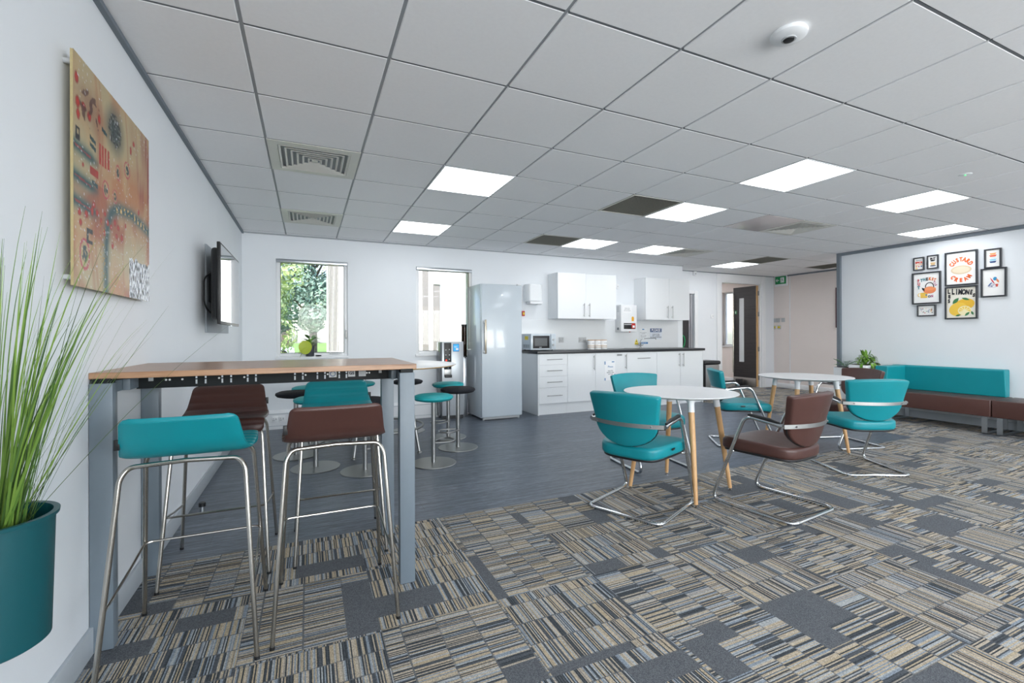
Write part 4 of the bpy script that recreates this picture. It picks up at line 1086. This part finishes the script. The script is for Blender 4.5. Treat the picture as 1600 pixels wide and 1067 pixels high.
# ------------------------------------------------------------------ bar stools with low upholstered shells
def bar_stool(col, label, x, y, rz):
    t = thing('bar_stool', label, 'bar stool', (x, y, 0), rz, 'upholstered bar stools at the tall table')
    prof = fillet([(0, .175, .688), (0, .168, .752), (0, -.140, .735), (0, -.228, .893)], [0, .035, .085, 0], 10)
    # resample
    L = [0]
    for i in range(1, len(prof)): L.append(L[-1]+(prof[i]-prof[i-1]).length)
    tot = L[-1]; ns = 90
    def P(s):
        s = max(0, min(tot, s))
        for i in range(1, len(L)):
            if s <= L[i] or i == len(L)-1:
                k = (s-L[i-1])/max(1e-9, L[i]-L[i-1]); return prof[i-1].lerp(prof[i], k)
    def Nn(s): d = (P(s+.004)-P(s-.004)).normalized(); return Vector((0, d.z, -d.y)) if True else None
    nu = 22; top = []; bot = []
    for i in range(ns+1):
        s = tot*i/ns; c = P(s); nn = Nn(s)
        if nn.z < 0 and s < tot*.7: nn = -nn
        f = s/tot
        hw = .198+.010*math.sin(PI*min(1, f/.75)) if f < .62 else .198+.010*math.sin(PI*min(1, f/.75))-(f-.62)/.38*.028
        e0 = min(s, tot-s); cr = .028
        if e0 < cr: hw -= cr-math.sqrt(max(0, cr*cr-(cr-e0)**2))
        th = .012*min(1, math.sqrt(max(0, e0)/.012)) if e0 < .012 else .012
        rib = .0065*abs(math.sin(PI*s/.047))**.4-.0065
        rt, rb = [], []
        for k in range(nu+1):
            u = -1+2*k/nu; xx = hw*math.sin(u*PI/2)
            m = max(0, 1-abs(math.sin(u*PI/2))**8)**.5
            dish = .004*(u*u)
            rt.append(c+Vector((xx, 0, 0))+nn*(th*m+rib*min(1, (1-abs(u))*8)+dish)); rb.append(c+Vector((xx, 0, 0))-nn*(th*m)+nn*dish)
        top.append(rt); bot.append(rb)
    vs = [p for r in top for p in r]+[p for r in bot for p in r]; o = (ns+1)*(nu+1); fs = []
    for i in range(ns):
        for k in range(nu):
            a = i*(nu+1)+k; fs.append((a, a+1, a+nu+2, a+nu+1)); fs.append((o+a, o+a+nu+1, o+a+nu+2, o+a+1))
    for i in range(ns):
        a = i*(nu+1); fs.append((a, a+nu+1, o+a+nu+1, o+a)); a += nu; fs.append((a, o+a, o+a+nu+1, a+nu+1))
    for k in range(nu):
        fs.append((k, o+k, o+k+1, k+1)); a = ns*(nu+1)+k; fs.append((a, a+1, o+a+1, o+a))
    sh = MB().add(vs, fs, 0, True).build('seat_shell', M[col], t, 60)
    # seam piping round the back of the shell
    side = []
    for i in range(int(ns*.55), ns+1):
        side.append(bot[i][nu-1]-Nn(tot*i/ns)*0)
    pth = [bot[i][1] for i in range(int(ns*.55), ns-1)]+[bot[ns-2][k] for k in range(2, nu-1)]+[bot[i][nu-1] for i in range(ns-2, int(ns*.55), -1)]
    MB().tube(pth, .0016, 6).build('seam', M[col], sh)
    tc = P(tot*.80); MB().box(-.196, -.180, tc.y-.004, tc.y+.004, tc.z-.018, tc.z+.018, .001).build('fabric_tag', M['black'], sh)
    feet = {(-1, -1): (-.232, -.245), (1, -1): (.232, -.245), (-1, 1): (-.225, .245), (1, 1): (.225, .245)}
    for (sx, sy), (fx, fy) in feet.items():
        ty = sy*.13-.015
        p = fillet([(0, ty, .722), (sx*.165, ty, .715), (sx*.188, ty+sy*.012, .68), (fx, fy, .004)], [0, .03, .03, 0], 6)
        l = MB().tube(p, .0085, 12).build('leg', M['nickel'], t)
        MB().cyl((fx, fy, 0), (fx-sx*.0004, fy-sy*.001, .012), .0095, 12).build('foot_cap', M['black'], l)
    def on(sx, sy, z):
        fx, fy = feet[(sx, sy)]; ty = sy*.13-.015; k = (z-.004)/(.68-.004)
        return Vector((fx+(sx*.188-fx)*k, fy+(ty+sy*.012-fy)*k, z))
    a, b, c, d = on(-1, -1, .255), on(-1, 1, .325), on(1, 1, .325), on(1, -1, .255)
    MB().tube(fillet([a, a*.45+b*.55+Vector((0, 0, -.005)), b+Vector((0, .004, 0)), c+Vector((0, .004, 0)), d*.45+c*.55+Vector((0, 0, -.005)), d], .03), .005, 8).build('footrest', M['nickel'], t)
    return t
bar_stool('teal', 'teal bar stool nearest the viewer, low back to us, left end of the tall table', .335, 2.135, 0)
bar_stool('brown', 'dark brown bar stool on the near side, beside the right end of the tall table', .845, 2.165, 0)
bar_stool('brown', 'dark brown bar stool across the tall table, by the left wall, ribbed side facing us', .335, 2.79, PI)
bar_stool('teal', 'dark teal bar stool across the tall table, ribbed side facing us, behind the brown stool', .90, 2.79, PI)

# ------------------------------------------------------------------ white round bar table and its disc-foot stools
t = thing('round_bar_table', 'big white round table with plywood edge behind the tall wood-topped table', 'table', (1.45, 4.88, 0))
MB().lathe([(.0001, .858), (.735, .858), (.75, .866), (.75, .8695), (.0001, .8695)], n=96, cap=False).build('edge_core', M['ply'], t)
MB().lathe([(.7505, .8695), (.7505, .873), (.748, .8745), (.0001, .8745)], n=96, cap=False).build('table_top', M['whitetop'], t)
for k in range(4):
    a = R(-46+90*k); ca, sa = math.cos(a), math.sin(a)
    l = MB().tube([(.27*ca, .27*sa, .858), (.44*ca, .44*sa, .012)], .017, 14).build('leg', M['steel'], t)
    MB().lathe([(.026, 0), (.026, .008), (.012, .02)], (.44*ca, .44*sa, 0), 18).build('glide', M['steel'], l)
rg = MB(); rg.tube([(.405*math.cos(q*PI/36), .405*math.sin(q*PI/36), .235) for q in range(72)], .012, 10, closed=True); rg.build('foot_ring', M['steel'], t)
MB().tube([(.27*math.cos(R(-46)), .27*math.sin(R(-46)), .845), (.27*math.cos(R(134)), .27*math.sin(R(134)), .845)], .014, 8).tube([(.27*math.cos(R(44)), .27*math.sin(R(44)), .845), (.27*math.cos(R(224)), .27*math.sin(R(224)), .845)], .014, 8).build('top_brace', M['steel'], t)
def disc_stool(seat, label, x, y, ra):
    t = thing('round_stool', label, 'stool', (x, y, 0), R(ra), 'round stools on disc feet')
    MB().lathe([(.0001, .572), (.12, .572), (.165, .582), (.182, .600), (.178, .617), (.15, .628), (.08, .634), (.0001, .635)], n=48, cap=False).build('seat', M[seat], t)
    MB().cyl((0, 0, .006), (0, 0, .575), .021, 20).build('pole', M['steel'], t)
    MB().lathe([(.205, 0), (.207, .003), (.203, .007), (.03, .010), (.0001, .010)], n=56, cap=True).build('base_disc', M['steel'], t)
    pts = fillet([(.0, -.024, .19), (.16, -.105, .19), (.235, 0, .19), (.16, .105, .19), (0, .024, .19)], .09, 8)
    MB().tube(pts, .0085, 10).build('foot_ring', M['steel'], t)
    return t
ST = [('blackfab', 'black round stool furthest right, in front of the drinks machine', 2.17, 4.60, 195),
      ('tealfab', 'turquoise round stool partly behind the rightmost black one', 2.215, 5.12, 195),
      ('tealfab', 'nearest turquoise round stool, standing right of the grey table leg', 1.79, 4.13, 20),
      ('blackfab', 'black round stool half hidden by the right end legs of the tall table', 1.19, 4.15, 40),
      ('tealfab', 'turquoise round stool mostly hidden behind the teal ribbed stool back, nearer one', .80, 4.43, 30),
      ('blackfab', 'black round stool furthest left, beyond the brown ribbed stool', .63, 4.96, 10),
      ('tealfab', 'turquoise round stool on the far side, seen just under the perforated beam', 1.29, 5.66, 270),
      ('blackfab', 'black round stool on the far side, seen between the grey table legs', 1.86, 5.66, 250),
      ('tealfab', 'turquoise round stool peeping out behind the furthest left black one', .76, 5.40, 300)]
for s_ in ST: disc_stool(*s_)
t = thing('floor_doorstop', 'small black-topped metal doorstop on the dark floor near the left wall', 'doorstop', (.09, 3.64, 0))
MB().cyl((0, 0, 0), (0, 0, .035), .014, 20).build('stem', M['alu'], t); MB().lathe([(.021, .034), (.021, .056), (.017, .060), (.0001, .060)], n=24).build('rubber_cap', M['black'], t)

# ------------------------------------------------------------------ small round tables with beech legs
def cafe_table(label, x, y, ph, r):
    t = thing('cafe_table', label, 'table', (x, y, 0), R(ph), 'white round tables on beech legs')
    MB().lathe([(.0001, .715), (r-.10, .715), (r-.02, .728), (r, .737), (r-.001, .741), (.0001, .742)], n=96, cap=False).build('table_top', M['whitetop'], t)
    u = MB()
    for k in range(2):
        a = R(45+90*k)*0+R(90*k); ca, sa = math.cos(a), math.sin(a)
        u.tube([(-.26*ca, -.26*sa, .705), (.26*ca, .26*sa, .705)], .013, 8)
    u.build('under_frame', M['white'], t)
    for k in range(4):
        a = R(90*k); ca, sa = math.cos(a), math.sin(a); p0 = Vector((.265*ca, .265*sa, .715)); p1 = Vector((.37*ca, .37*sa, .018)); d = (p1-p0)
        l = MB().tube([p0+d*.12, p0+d*.5, p1], 0, 18, radii=[.021, .019, .0135]).build('leg', M['beech'], t)
        MB().tube([p0, p0+d*.04, p0+d*.125], 0, 18, radii=[.034, .023, .0222]).build('socket', M['white'], l)
        MB().lathe([(.015, 0), (.015, .006), (.007, .010), (.007, .02)], (p1.x, p1.y, 0), 16).build('glide', M['chrome'], l)
    return t
cafe_table('white round table nearer the viewer, between the teal and brown armchairs', 3.31, 2.65, -28, .41)
cafe_table('white round table further right, in front of the corner sofa', 5.40, 3.07, 21, .42)

# ------------------------------------------------------------------ cantilever armchairs
def armchair(col, label, x, y, deg):
    t = thing('armchair', label, 'chair', (x, y, 0), R(deg), 'chrome cantilever armchairs')
    def back(a, b, h):      # a across, b up (0 at arm bar), h towards the sitter
        rec = .26; c = a*a*1.05
        return (-.262-(b)*rec+c+h, a, .598+b*.97+h*.22)
    out = []
    n_ = 14
    for k in range(n_+1): a = -PI+PI*k/n_; out.append((.218*math.cos(a), -.0+.150*math.sin(a)))
    out += [(.226, .06), (.238, .13), (.246, .178)]
    for k in range(1, 4): a = PI/2*k/4; out.append((.235+.012*math.cos(a), .184+.012*math.sin(a)))
    for k in range(9): a = .225-.45*k/8; out.append((a, .198+.012*(1-(a/.225)**2)))
    for k in range(1, 4): a = PI/2+PI/2*k/4; out.append((-.235+.012*math.cos(a), .184+.012*math.sin(a)))
    out += [(-.246, .178), (-.238, .13), (-.226, .06)]
    def dens(o, m=3):
        r = []
        for i in range(len(o)):
            p, q = o[i], o[(i+1) % len(o)]; L = math.hypot(q[0]-p[0], q[1]-p[1]); kk = max(1, int(L/.035))
            for j in range(kk): r.append((p[0]+(q[0]-p[0])*j/kk, p[1]+(q[1]-p[1])*j/kk))
        return r
    out = dens(out)
    bk = pad(out, .046, .011, back, crown=.004).build('backrest', M[col], t, 70)
    low = [(a*.975, b*.985) for a, b in out if b <= .001]
    pts = [Vector(back(a*1.0, b*1.0, -.004)) for a, b in [(.218*math.cos(q), .1515*math.sin(q)) for q in [(-PI+PI*k/24) for k in range(25)]]]
    MB().tube(pts, .0045, 8).build('trim_edge', M['black'], bk)
    def sm(a, b, h):
        z = .418-.55*max(0, a-.14)**2*2.2-.05*max(0, -.05-a)+.10*b*b
        return (a, b, z+h)
    so = supell(.250, .245, 4.6, 72, .012, 0); so = [(a, b*(1-.10*max(0, -(a-.05))/.2)) for a, b in so]
    st = pad(so, .080, .024, sm, crown=.008).build('seat', M[col], t, 70)
    so2 = [(.012+(a-.012)*.955, b*.955) for a, b in so]
    pad(so2, .018, .006, lambda a, b, h: (sm(a, b, 0)[0], b, sm(a, b, 0)[2]-.043+h)).build('seat_pan', M['black'], t)
    MB().box(-.06, -.02, -.2445, -.2395, .425, .437, .001).build('fabric_tag', M['black'], st)
    # one continuous chrome tube
    hw = .262; A = [(-.205, hw-.004, .600), (.03, hw, .632), (.285, hw-.006, .0125), (-.275, hw-.004, .0125)]
    pts = A+[(p[0], -p[1], p[2]) for p in reversed(A)]
    MB().tube(fillet(pts, [0, .055, .075, .065, .065, .075, .055, 0], 8), .0122, 14).build('frame', M['chrome'], t)
    for s in (-1, 1):
        MB().tube([(-.195, s*.259, .617), (-.13, s*.2595, .628), (.0, s*.261, .641), (.012, s*.261, .640)], 0, 10, radii=[.007, .013, .013, .006]).build('arm_pad', M['black'], t)
    # flat bar behind the back, following its curve
    b = MB(); vs = []; n = 28
    for k in range(n+1):
        a = -.258+.516*k/n; p = back(a, 0, -.027)
        for dx, dz in ((0, -.013), (0, .013), (-.004, .013), (-.004, -.013)): vs.append((p[0]+dx, a, .598+dz))
    fs = []
    for k in range(n):
        for j in range(4): j2 = (j+1) % 4; fs.append((k*4+j, k*4+j2, k*4+4+j2, k*4+4+j))
    fs += [(0, 3, 2, 1), (n*4, n*4+1, n*4+2, n*4+3)]
    b.add(vs, fs, 0, False); br = b.build('back_bar', M['steel'], t)
    for s in (-1, 1):
        p = back(s*.19, 0, -.031); MB().cyl((p[0]-.006, p[1], .598), (p[0]+.002, p[1], .598), .006, 12).build('screw', M['chrome'], br)
        MB().cyl((-.215, s*.262, .600), (-.185, s*.262, .602), .0135, 12).build('bar_socket', M['chrome'], br)
    xl = .03+(.285-.03)*(.632-.372)/(.632-.0125)
    MB().tube([(xl, -hw, .372), (xl, hw, .372)], .0085, 10).build('seat_crossbar', M['chrome'], t)
    return t
armchair('teal', 'teal armchair nearest the viewer, back towards us, left of the near round table', 2.83, 2.51, 24)
armchair('brown', 'dark brown armchair side-on to us at the near side of the near round table', 3.645, 2.14, 97)
armchair('teal', 'teal armchair behind the near round table, in front of the base cupboards', 3.56, 3.28, -97)
armchair('teal', 'teal armchair seen from the side between the two round tables', 5.0, 3.50, -36)
armchair('teal', 'teal armchair with its back to us at the right-hand round table', 5.13, 2.44, 64)
armchair('brown', 'dark brown armchair on the far side of the right-hand round table, near the plants', 5.93, 3.02, 163)

# ------------------------------------------------------------------ corner sofa and bench
def sled(t, x0, x1, y, w_=.05, h=.21):
    l = MB(); l.box(x0, x0+.008, y-w_/2, y+w_/2, 0.002, h); l.box(x1-.008, x1, y-w_/2, y+w_/2, 0.002, h); l.box(x0, x1, y-w_/2, y+w_/2, 0.002, .012)
    return l.build('leg', M['alu'], t)
t = thing('corner_sofa', 'teal and brown leather corner sofa along the wall of posters', 'sofa', (0, 0, 0))
MB().box(7.93, 8.50, 2.57, 3.74, .205, .402, .012, seg=3).build('seat', M['sofabrown'], t)
b = MB(); b.prism([(8.40, .402), (8.36, .72), (8.37, .735), (8.49, .735), (8.50, .72), (8.50, .402)], 0, 1, axis='y')
bb = MB(); bb.add([(v[0], 2.60+(3.76-2.60)*v[1], v[2]) for v in b.v], b.f)
ob = bb.build('backrest', M['sofateal'], t); m_ = ob.modifiers.new('b', 'BEVEL'); m_.width = .012; m_.segments = 3; m_.limit_method = 'ANGLE'
bb = MB(); bb.prism([(3.62, .402), (3.60, .72), (3.61, .732), (3.74, .732), (3.75, .72), (3.75, .402)], 7.94, 8.41, axis='x')
ob = bb.build('end_backrest', M['sofateal'], t); m_ = ob.modifiers.new('b', 'BEVEL'); m_.width = .012; m_.segments = 3; m_.limit_method = 'ANGLE'
sled(t, 7.95, 8.46, 2.63); sled(t, 7.95, 8.46, 3.62)
t = thing('bench', 'brown leather backless bench butted to the near end of the corner sofa', 'bench', (0, 0, 0))
MB().box(7.93, 8.50, 1.45, 2.563, .205, .402, .012, seg=3).build('seat', M['sofabrown'], t)
sled(t, 7.95, 8.46, 2.50); sled(t, 7.95, 8.46, 1.52)

# planters behind the sofa
t = thing('planter', 'white box planter with trailing green plant at the far end of the sofa', 'planter', (8.15, 3.98, 0))
MB().box(-.20, .20, -.12, .12, 0, .725, .006).build('box', M['gloss'], t)
MB().box(-.185, .185, -.105, .105, .725, .728).build('soil', M['soil'], t)
rn = random.Random(8); lf = MB(); st = MB()
for k in range(230):
    a = rn.uniform(0, 2*PI); r = rn.random()**.5; bx, by = .115*r*math.cos(a)+.02, .08*r*math.sin(a)
    h = rn.uniform(.03, .17)*(1.15-r*.6); b0 = Vector((bx*1.15, by*1.2, .73+h)); d = Vector((math.cos(a), math.sin(a), rn.uniform(-.1, .8)))
    leaf(lf, b0, d, rn.uniform(.035, .06), rn.uniform(.022, .034), .7)
    if k % 5 == 0: st.tube([(bx*.5, by*.5, .728), b0], .0018, 5)
for k in range(9):
    a = rn.uniform(-2.8, .2); x0, y0 = .17*math.cos(a), .11*math.sin(a)
    for q in range(6):
        p = Vector((x0*(1.15+q*.03), y0*(1.2+q*.03), .75-q*.022)); leaf(lf, p, (x0, y0, -.1), .06, .038, .8)
for k in range(5): a = rn.uniform(0, 6.28); leaf(lf, (.05*math.cos(a), .04*math.sin(a), .86), (math.cos(a)*.3, math.sin(a)*.3, 1), .10, .04, .1)
lf.build('leaves', M['leaf'], t); st.build('stems', M['leaf'], t)
t = thing('planter', 'second planter with feathery grey-green plant, mostly behind the brown chair', 'planter', (8.33, 4.36, 0))
MB().box(-.11, .11, -.11, .11, 0, .66, .006).build('box', M['gloss'], t); MB().box(-.10, .10, -.10, .10, .66, .663).build('soil', M['soil'], t)
lf = MB(); st = MB()
for k in range(12):
    a = 2*PI*k/12+rn.uniform(-.2, .2); e = rn.uniform(.5, 1.3); L_ = rn.uniform(.16, .24); base = Vector((0, 0, .663)); d = Vector((math.cos(a), math.sin(a), e)).normalized()
    pts = [base+d*L_*q/7-Vector((0, 0, .06*(q/7)**2)) for q in range(8)]; st.tube(pts, .002, 5)
    side = d.cross(Vector((0, 0, 1))).normalized()
    for q in range(2, 8):
        for s in (-1, 1): leaf(lf, pts[q], d*.7+side*s, .05, .016, .2, .1, 3)
lf.build('leaves', M['fern'], t); st.build('stems', M['fern'], t)

# ------------------------------------------------------------------ framed posters on the right wall (x = 8.52, seen along +X)
def frame(label, y0, y1, z0, z1, bg='F2F2F0', fw=.018, mount=0.):
    """y0 > y1: y0 is the left edge as we look at it"""
    t = thing('framed_poster', label, 'poster', (8.52, (y0+y1)/2, (z0+z1)/2), 0, 'framed food and drink posters')
    hw, hh = (y0-y1)/2, (z1-z0)/2
    f = MB(); d = .028
    f.box(-d, 0, -hw, -hw+fw, -hh, hh, .002, seg=1); f.box(-d, 0, hw-fw, hw, -hh, hh, .002, seg=1)
    f.box(-d, 0, -hw+fw, hw-fw, -hh, -hh+fw, .002, seg=1); f.box(-d, 0, -hw+fw, hw-fw, hh-fw, hh, .002, seg=1)
    f.build('frame', M['frameblack'], t)
    MB().box(-.012, -.006, -hw+fw, hw-fw, -hh+fw, hh-fw).build('print', mat('print_ground', bg, .5, grain=.01, coat=.6), t)
    return t, hw, hh
_c = {}
def cm(h):
    if h not in _c: _c[h] = mat('ink_'+h, h, .6, grain=.03)
    return _c[h]
LAY = [0]
def shape(t, pts, h, nm):
    """pts in (right, up) metres on the print"""
    LAY[0] += 1; x = -.0121-.0002*(LAY[0] % 12)
    s = MB(); s.prism([(-a, b) for a, b in pts], x-.0003, x, axis='x'); return s.build(nm, cm(h), t)
def ell(cx, cy, rx, ry, n=28, a0=0, a1=2*PI, rot=0):
    o = []
    for k in range(n):
        a = a0+(a1-a0)*k/(n if abs(a1-a0-2*PI) < .01 else n-1); x, y = rx*math.cos(a), ry*math.sin(a)
        o.append((cx+x*math.cos(rot)-y*math.sin(rot), cy+x*math.sin(rot)+y*math.cos(rot)))
    return o
def lettering(t, items, h, nm='lettering'):
    """items: (char, right, up, size, rotation degrees[, x stretch])"""
    mb = MB()
    for it in items:
        ch, r_, u_, sz, ro = it[:5]; sx = it[5] if len(it) > 5 else 1
        m_ = Matrix.Translation((-.0155, -r_, u_)) @ FACE_X @ Matrix.Rotation(R(ro), 4, 'Z') @ Matrix.Diagonal((sx, 1, 1, 1))
        text_mb(ch, sz, m_, mb, .0003, 0, 'CENTER', .0045*sz/.08)
    return mb.build(nm, cm(h), t)
# CUSTARD CREAM
t, hw, hh = frame('large poster reading CUSTARD CREAM in orange letters, top centre of the group', 3.217, 2.89, 1.80, 2.245)
shape(t, ell(0, -.02, .105, .058), 'D9C5A6', 'biscuit'); shape(t, ell(0, -.02, .085, .042), 'E4D5BC', 'biscuit_centre')
L_ = []
for k, ch in enumerate('CUSTARD'):
    a = R(150-120*k/6); L_.append((ch, .105*math.cos(a)*1.0, -.03+.125*math.sin(a)+.02, .070, math.degrees(a)-90, .7))
for k, ch in enumerate('CREAM'):
    a = R(-150+120*k/4); L_.append((ch, .095*math.cos(a), -.03+.085*math.sin(a)-.02-.02, .066, math.degrees(a)+90, .8))
lettering(t, L_, 'EC6A2A')
# LES LIMONES
t, hw, hh = frame('large poster reading LES LIMONES with yellow lemons, bottom centre of the group', 3.217, 2.89, 1.362, 1.79, 'ECE7DA')
shape(t, ell(.03, -.03, .105, .075, rot=.35), 'E9B93A', 'whole_lemon')
shape(t, ell(-.03, -.085, .095, .085, rot=.5), 'F0C64A', 'front_lemon')
shape(t, ell(.035, -.105, .068, .062), 'F6EBC0', 'lemon_rind')
for k in range(10):
    a = 2*PI*k/10; shape(t, [(.035+.012*math.cos(a), -.105+.012*math.sin(a)), (.035+.058*math.cos(a-.24), -.105+.052*math.sin(a-.24)), (.035+.060*math.cos(a+.24), -.105+.054*math.sin(a+.24))], 'F3D25E', 'segment')
def lf2(cx, cy, L, w_, ro):
    o = []
    for k in range(9): q = k/8; o.append((L*(q-.5), w_*math.sin(PI*q)))
    for k in range(7, 0, -1): q = k/8; o.append((L*(q-.5), -w_*math.sin(PI*q)))
    return [(cx+a*math.cos(ro)-b*math.sin(ro), cy+a*math.sin(ro)+b*math.cos(ro)) for a, b in o]
for q in ((-.055, .025, .10, .022, .9), (.045, .045, .085, .014, -.35), (-.03, -.165, .06, .012, .3), (.06, -.15, .07, .014, .8), (.11, -.14, .055, .012, -1.2)): shape(t, lf2(*q), '3F7C4E', 'leaf_print')
lettering(t, [('L', -.123, .150, .075, 0, .7), ('E', -.118, .085, .06, 0, .8), ('S', -.122, .025, .065, 0, .7)]+[(c, -.080+.036*k, .145-.004*k, .10-.004*k, -2*k, .55) for k, c in enumerate('LIMONE')]+[('S', .125, .085, .06, -10, .7)], '22242B')
# PUT THE KETTLE ON
t, hw, hh = frame('medium poster of a kettle and yellow mug, left of the centre pair', 3.579, 3.259, 1.582, 2.018)
shape(t, ell(.035, -.03, .07, .048), 'E98A5A', 'kettle_body'); shape(t, ell(.035, -.012, .07, .022), 'F09A68', 'kettle_top')
shape(t, [(-.045, -.02), (-.02, -.045), (-.02, -.005), (-.05, .01)], '2B2B30', 'spout')
s = MB(); s.tube([(-.0135, -(.035+.045*math.cos(a)), .015+.058*math.sin(a)) for a in [R(-10+200*k/20) for k in range(21)]], .005, 8); s.build('kettle_handle', cm('1E2026'), t)
shape(t, ell(.035, .0, .02, .01), 'E8E8EA', 'lid_knob')
shape(t, [(-.07, -.06), (.015, -.06), (.01, -.135), (-.065, -.135)], 'EFC65A', 'mug')
s = MB(); s.tube([(-.0135, .075+.018*math.cos(a), -.09+.022*math.sin(a)) for a in [R(-90+180*k/12) for k in range(13)]], .004, 6); s.build('mug_handle', cm('EFC65A'), t)
shape(t, ell(-.002, -.095, .009, .012), '3D78B8', 'mug_mark')
lettering(t, [('P', -.088, .105, .055, 8, .7), ('U', -.083, .058, .055, 0, .7)], 'C8505A', 'pink_letters')
lettering(t, [('T', -.052, .108, .055, 0, .7), ('H', -.022, .118, .055, 0, .7), ('T', -.085, .010, .055, 0, .8)], '3C7F8C', 'teal_letters')
lettering(t, [('E', .008, .120, .055, 0, .8), ('O', .032, -.118, .04, 0, .8)], '2B2B30', 'black_letters')
lettering(t, [('K', .040, .122, .055, -6, .7), ('E', .070, .115, .05, -12, .7), ('T', .094, .103, .05, -20, .7)], 'E0793C', 'orange_letters')
lettering(t, [('T', .085, .07, .04, -30, .7), ('L', .098, .05, .036, -40, .7), ('N', .062, -.116, .044, 0, .8), ('E', .105, .03, .034, -50, .7)], 'B86A8E', 'mauve_letters')
# small ones
t, hw, hh = frame('small poster reading SPICE, top left of the group', 3.565, 3.44, 2.052, 2.234, fw=.014)
lettering(t, [('SPICE', 0, .018, .035, 0, .9)], 'D8452E'); shape(t, [(-.035, .055), (.035, .055), (.035, .045), (-.035, .045)], '8A97A0', 'top_line')
shape(t, [(-.038, -.008), (.038, -.008), (.038, -.016), (-.038, -.016)], 'E5A23C', 'mid_line')
for k, h in enumerate(('E88A3C', 'C83A3A', '3A6EA8')): shape(t, ell(-.028+.028*k, -.035, .010, .008), h, 'jar_print')
shape(t, [(-.04, -.055), (-.015, -.055), (-.015, -.068), (-.04, -.068)], 'E9B93A', 'bottom_block')
t, hw, hh = frame('small poster of a cup under the words BUT FIRST, second from top left', 3.409, 3.284, 2.056, 2.241, fw=.014)
lettering(t, [('BUT', 0, .045, .034, 0, .9), ('FIRST', 0, .018, .026, 0, .8)], '22242B')
shape(t, [(-.028, -.005), (.028, -.005), (.020, -.048), (-.020, -.048)], 'D9B98A', 'cup'); shape(t, ell(0, -.052, .034, .008), '4A5A78', 'cup_saucer')
t, hw, hh = frame('small poster of stacked coloured bowls, top right of the group', 2.828, 2.671, 1.985, 2.225, fw=.016)
for k, (h, w_) in enumerate((('28477E', .034), ('8CC4DA', .034), ('D9E0E2', .03), ('E8603C', .036), ('F0A860', .032))):
    z = -.055+.025*k; shape(t, [(-w_, z+.02), (w_, z+.022), (w_*.65, z), (-w_*.65, z)], h, 'bowl_print')
t, hw, hh = frame('medium poster of kitchen utensils in a wide white border, lower right of the group', 2.86, 2.625, 1.625, 1.985, fw=.018)
shape(t, lf2(-.012, .02, .10, .006, -1.1), 'D03A4A', 'red_utensil'); shape(t, ell(.012, .045, .018, .022), '2E8FC0', 'blue_spoon')
shape(t, lf2(-.035, -.02, .07, .006, .9), '3A6EA8', 'blue_utensil'); shape(t, lf2(.035, .02, .06, .01, -1.2), 'E88A5A', 'orange_utensil')
shape(t, [(.015, -.02), (.042, -.02), (.036, -.055), (.02, -.055)], 'D8503C', 'red_cup')
s = MB()
for (a, b, r_) in ((-.02, -.03, .02), (.0, -.045, .022), (-.03, -.045, .016)): s.tube([(-.0135, -(a+r_*math.cos(q*PI/8)), b+r_*.8*math.sin(q*PI/8)) for q in range(16)], .0012, 5, closed=True)
s.build('whisk', cm('5A5FA0'), t)
t, hw, hh = frame('small wide poster of scattered coloured dots, bottom left of the group', 3.522, 3.313, 1.412, 1.571, fw=.016)
rn = random.Random(2)
for k in range(30):
    a, b = rn.uniform(-.065, .065), rn.uniform(-.035, .035); shape(t, ell(a, b, rn.uniform(.003, .007), rn.uniform(.003, .007), 10), rn.choice(['C83A3A', '3A6EA8', '3E8A6A', 'E9A93A', '28477E']), 'dot_print')

# ------------------------------------------------------------------ sky, sun, camera
wd = bpy.data.worlds.new('World'); bpy.context.scene.world = wd; wd.use_nodes = True
bg = wd.node_tree.nodes['Background']; sky = wd.node_tree.nodes.new('ShaderNodeTexSky'); sky.sky_type = 'NISHITA'; sky.sun_disc = False
sky.sun_elevation = R(48); sky.sun_rotation = R(200); sky.air_density = 1.; sky.dust_density = 2.
wd.node_tree.links.new(sky.outputs[0], bg.inputs[0]); bg.inputs[1].default_value = .4
su = bpy.data.lights.new('sun', 'SUN'); su.energy = 3.6; su.angle = R(.6); su.color = (1, .96, .9)
so = bpy.data.objects.new('sun', su); C.objects.link(so); so.rotation_euler = (R(42), 0, R(-25))

cam = bpy.data.cameras.new('camera'); co = bpy.data.objects.new('camera', cam); C.objects.link(co)
co.location = (.7375, 0, 1.168)
co.rotation_euler = (Matrix.Rotation(-.4201, 4, 'Z') @ Matrix.Rotation(PI/2, 4, 'X') @ Matrix.Rotation(-.0035, 4, 'Z')).to_euler()
cam.sensor_width = 36; cam.lens = 714.9/1600*36; cam.shift_y = -9.36/1600; cam.clip_start = .05; cam.clip_end = 500
sc = bpy.context.scene; sc.camera = co
sc.view_settings.view_transform = 'Standard'; sc.view_settings.look = 'None'; sc.view_settings.gamma = 1
sc.view_settings.use_curve_mapping = False; sc.view_settings.exposure = 0.68
sc.cycles.max_bounces = 10; sc.cycles.diffuse_bounces = 6; sc.cycles.transparent_max_bounces = 12
sc.cycles.use_denoising = True
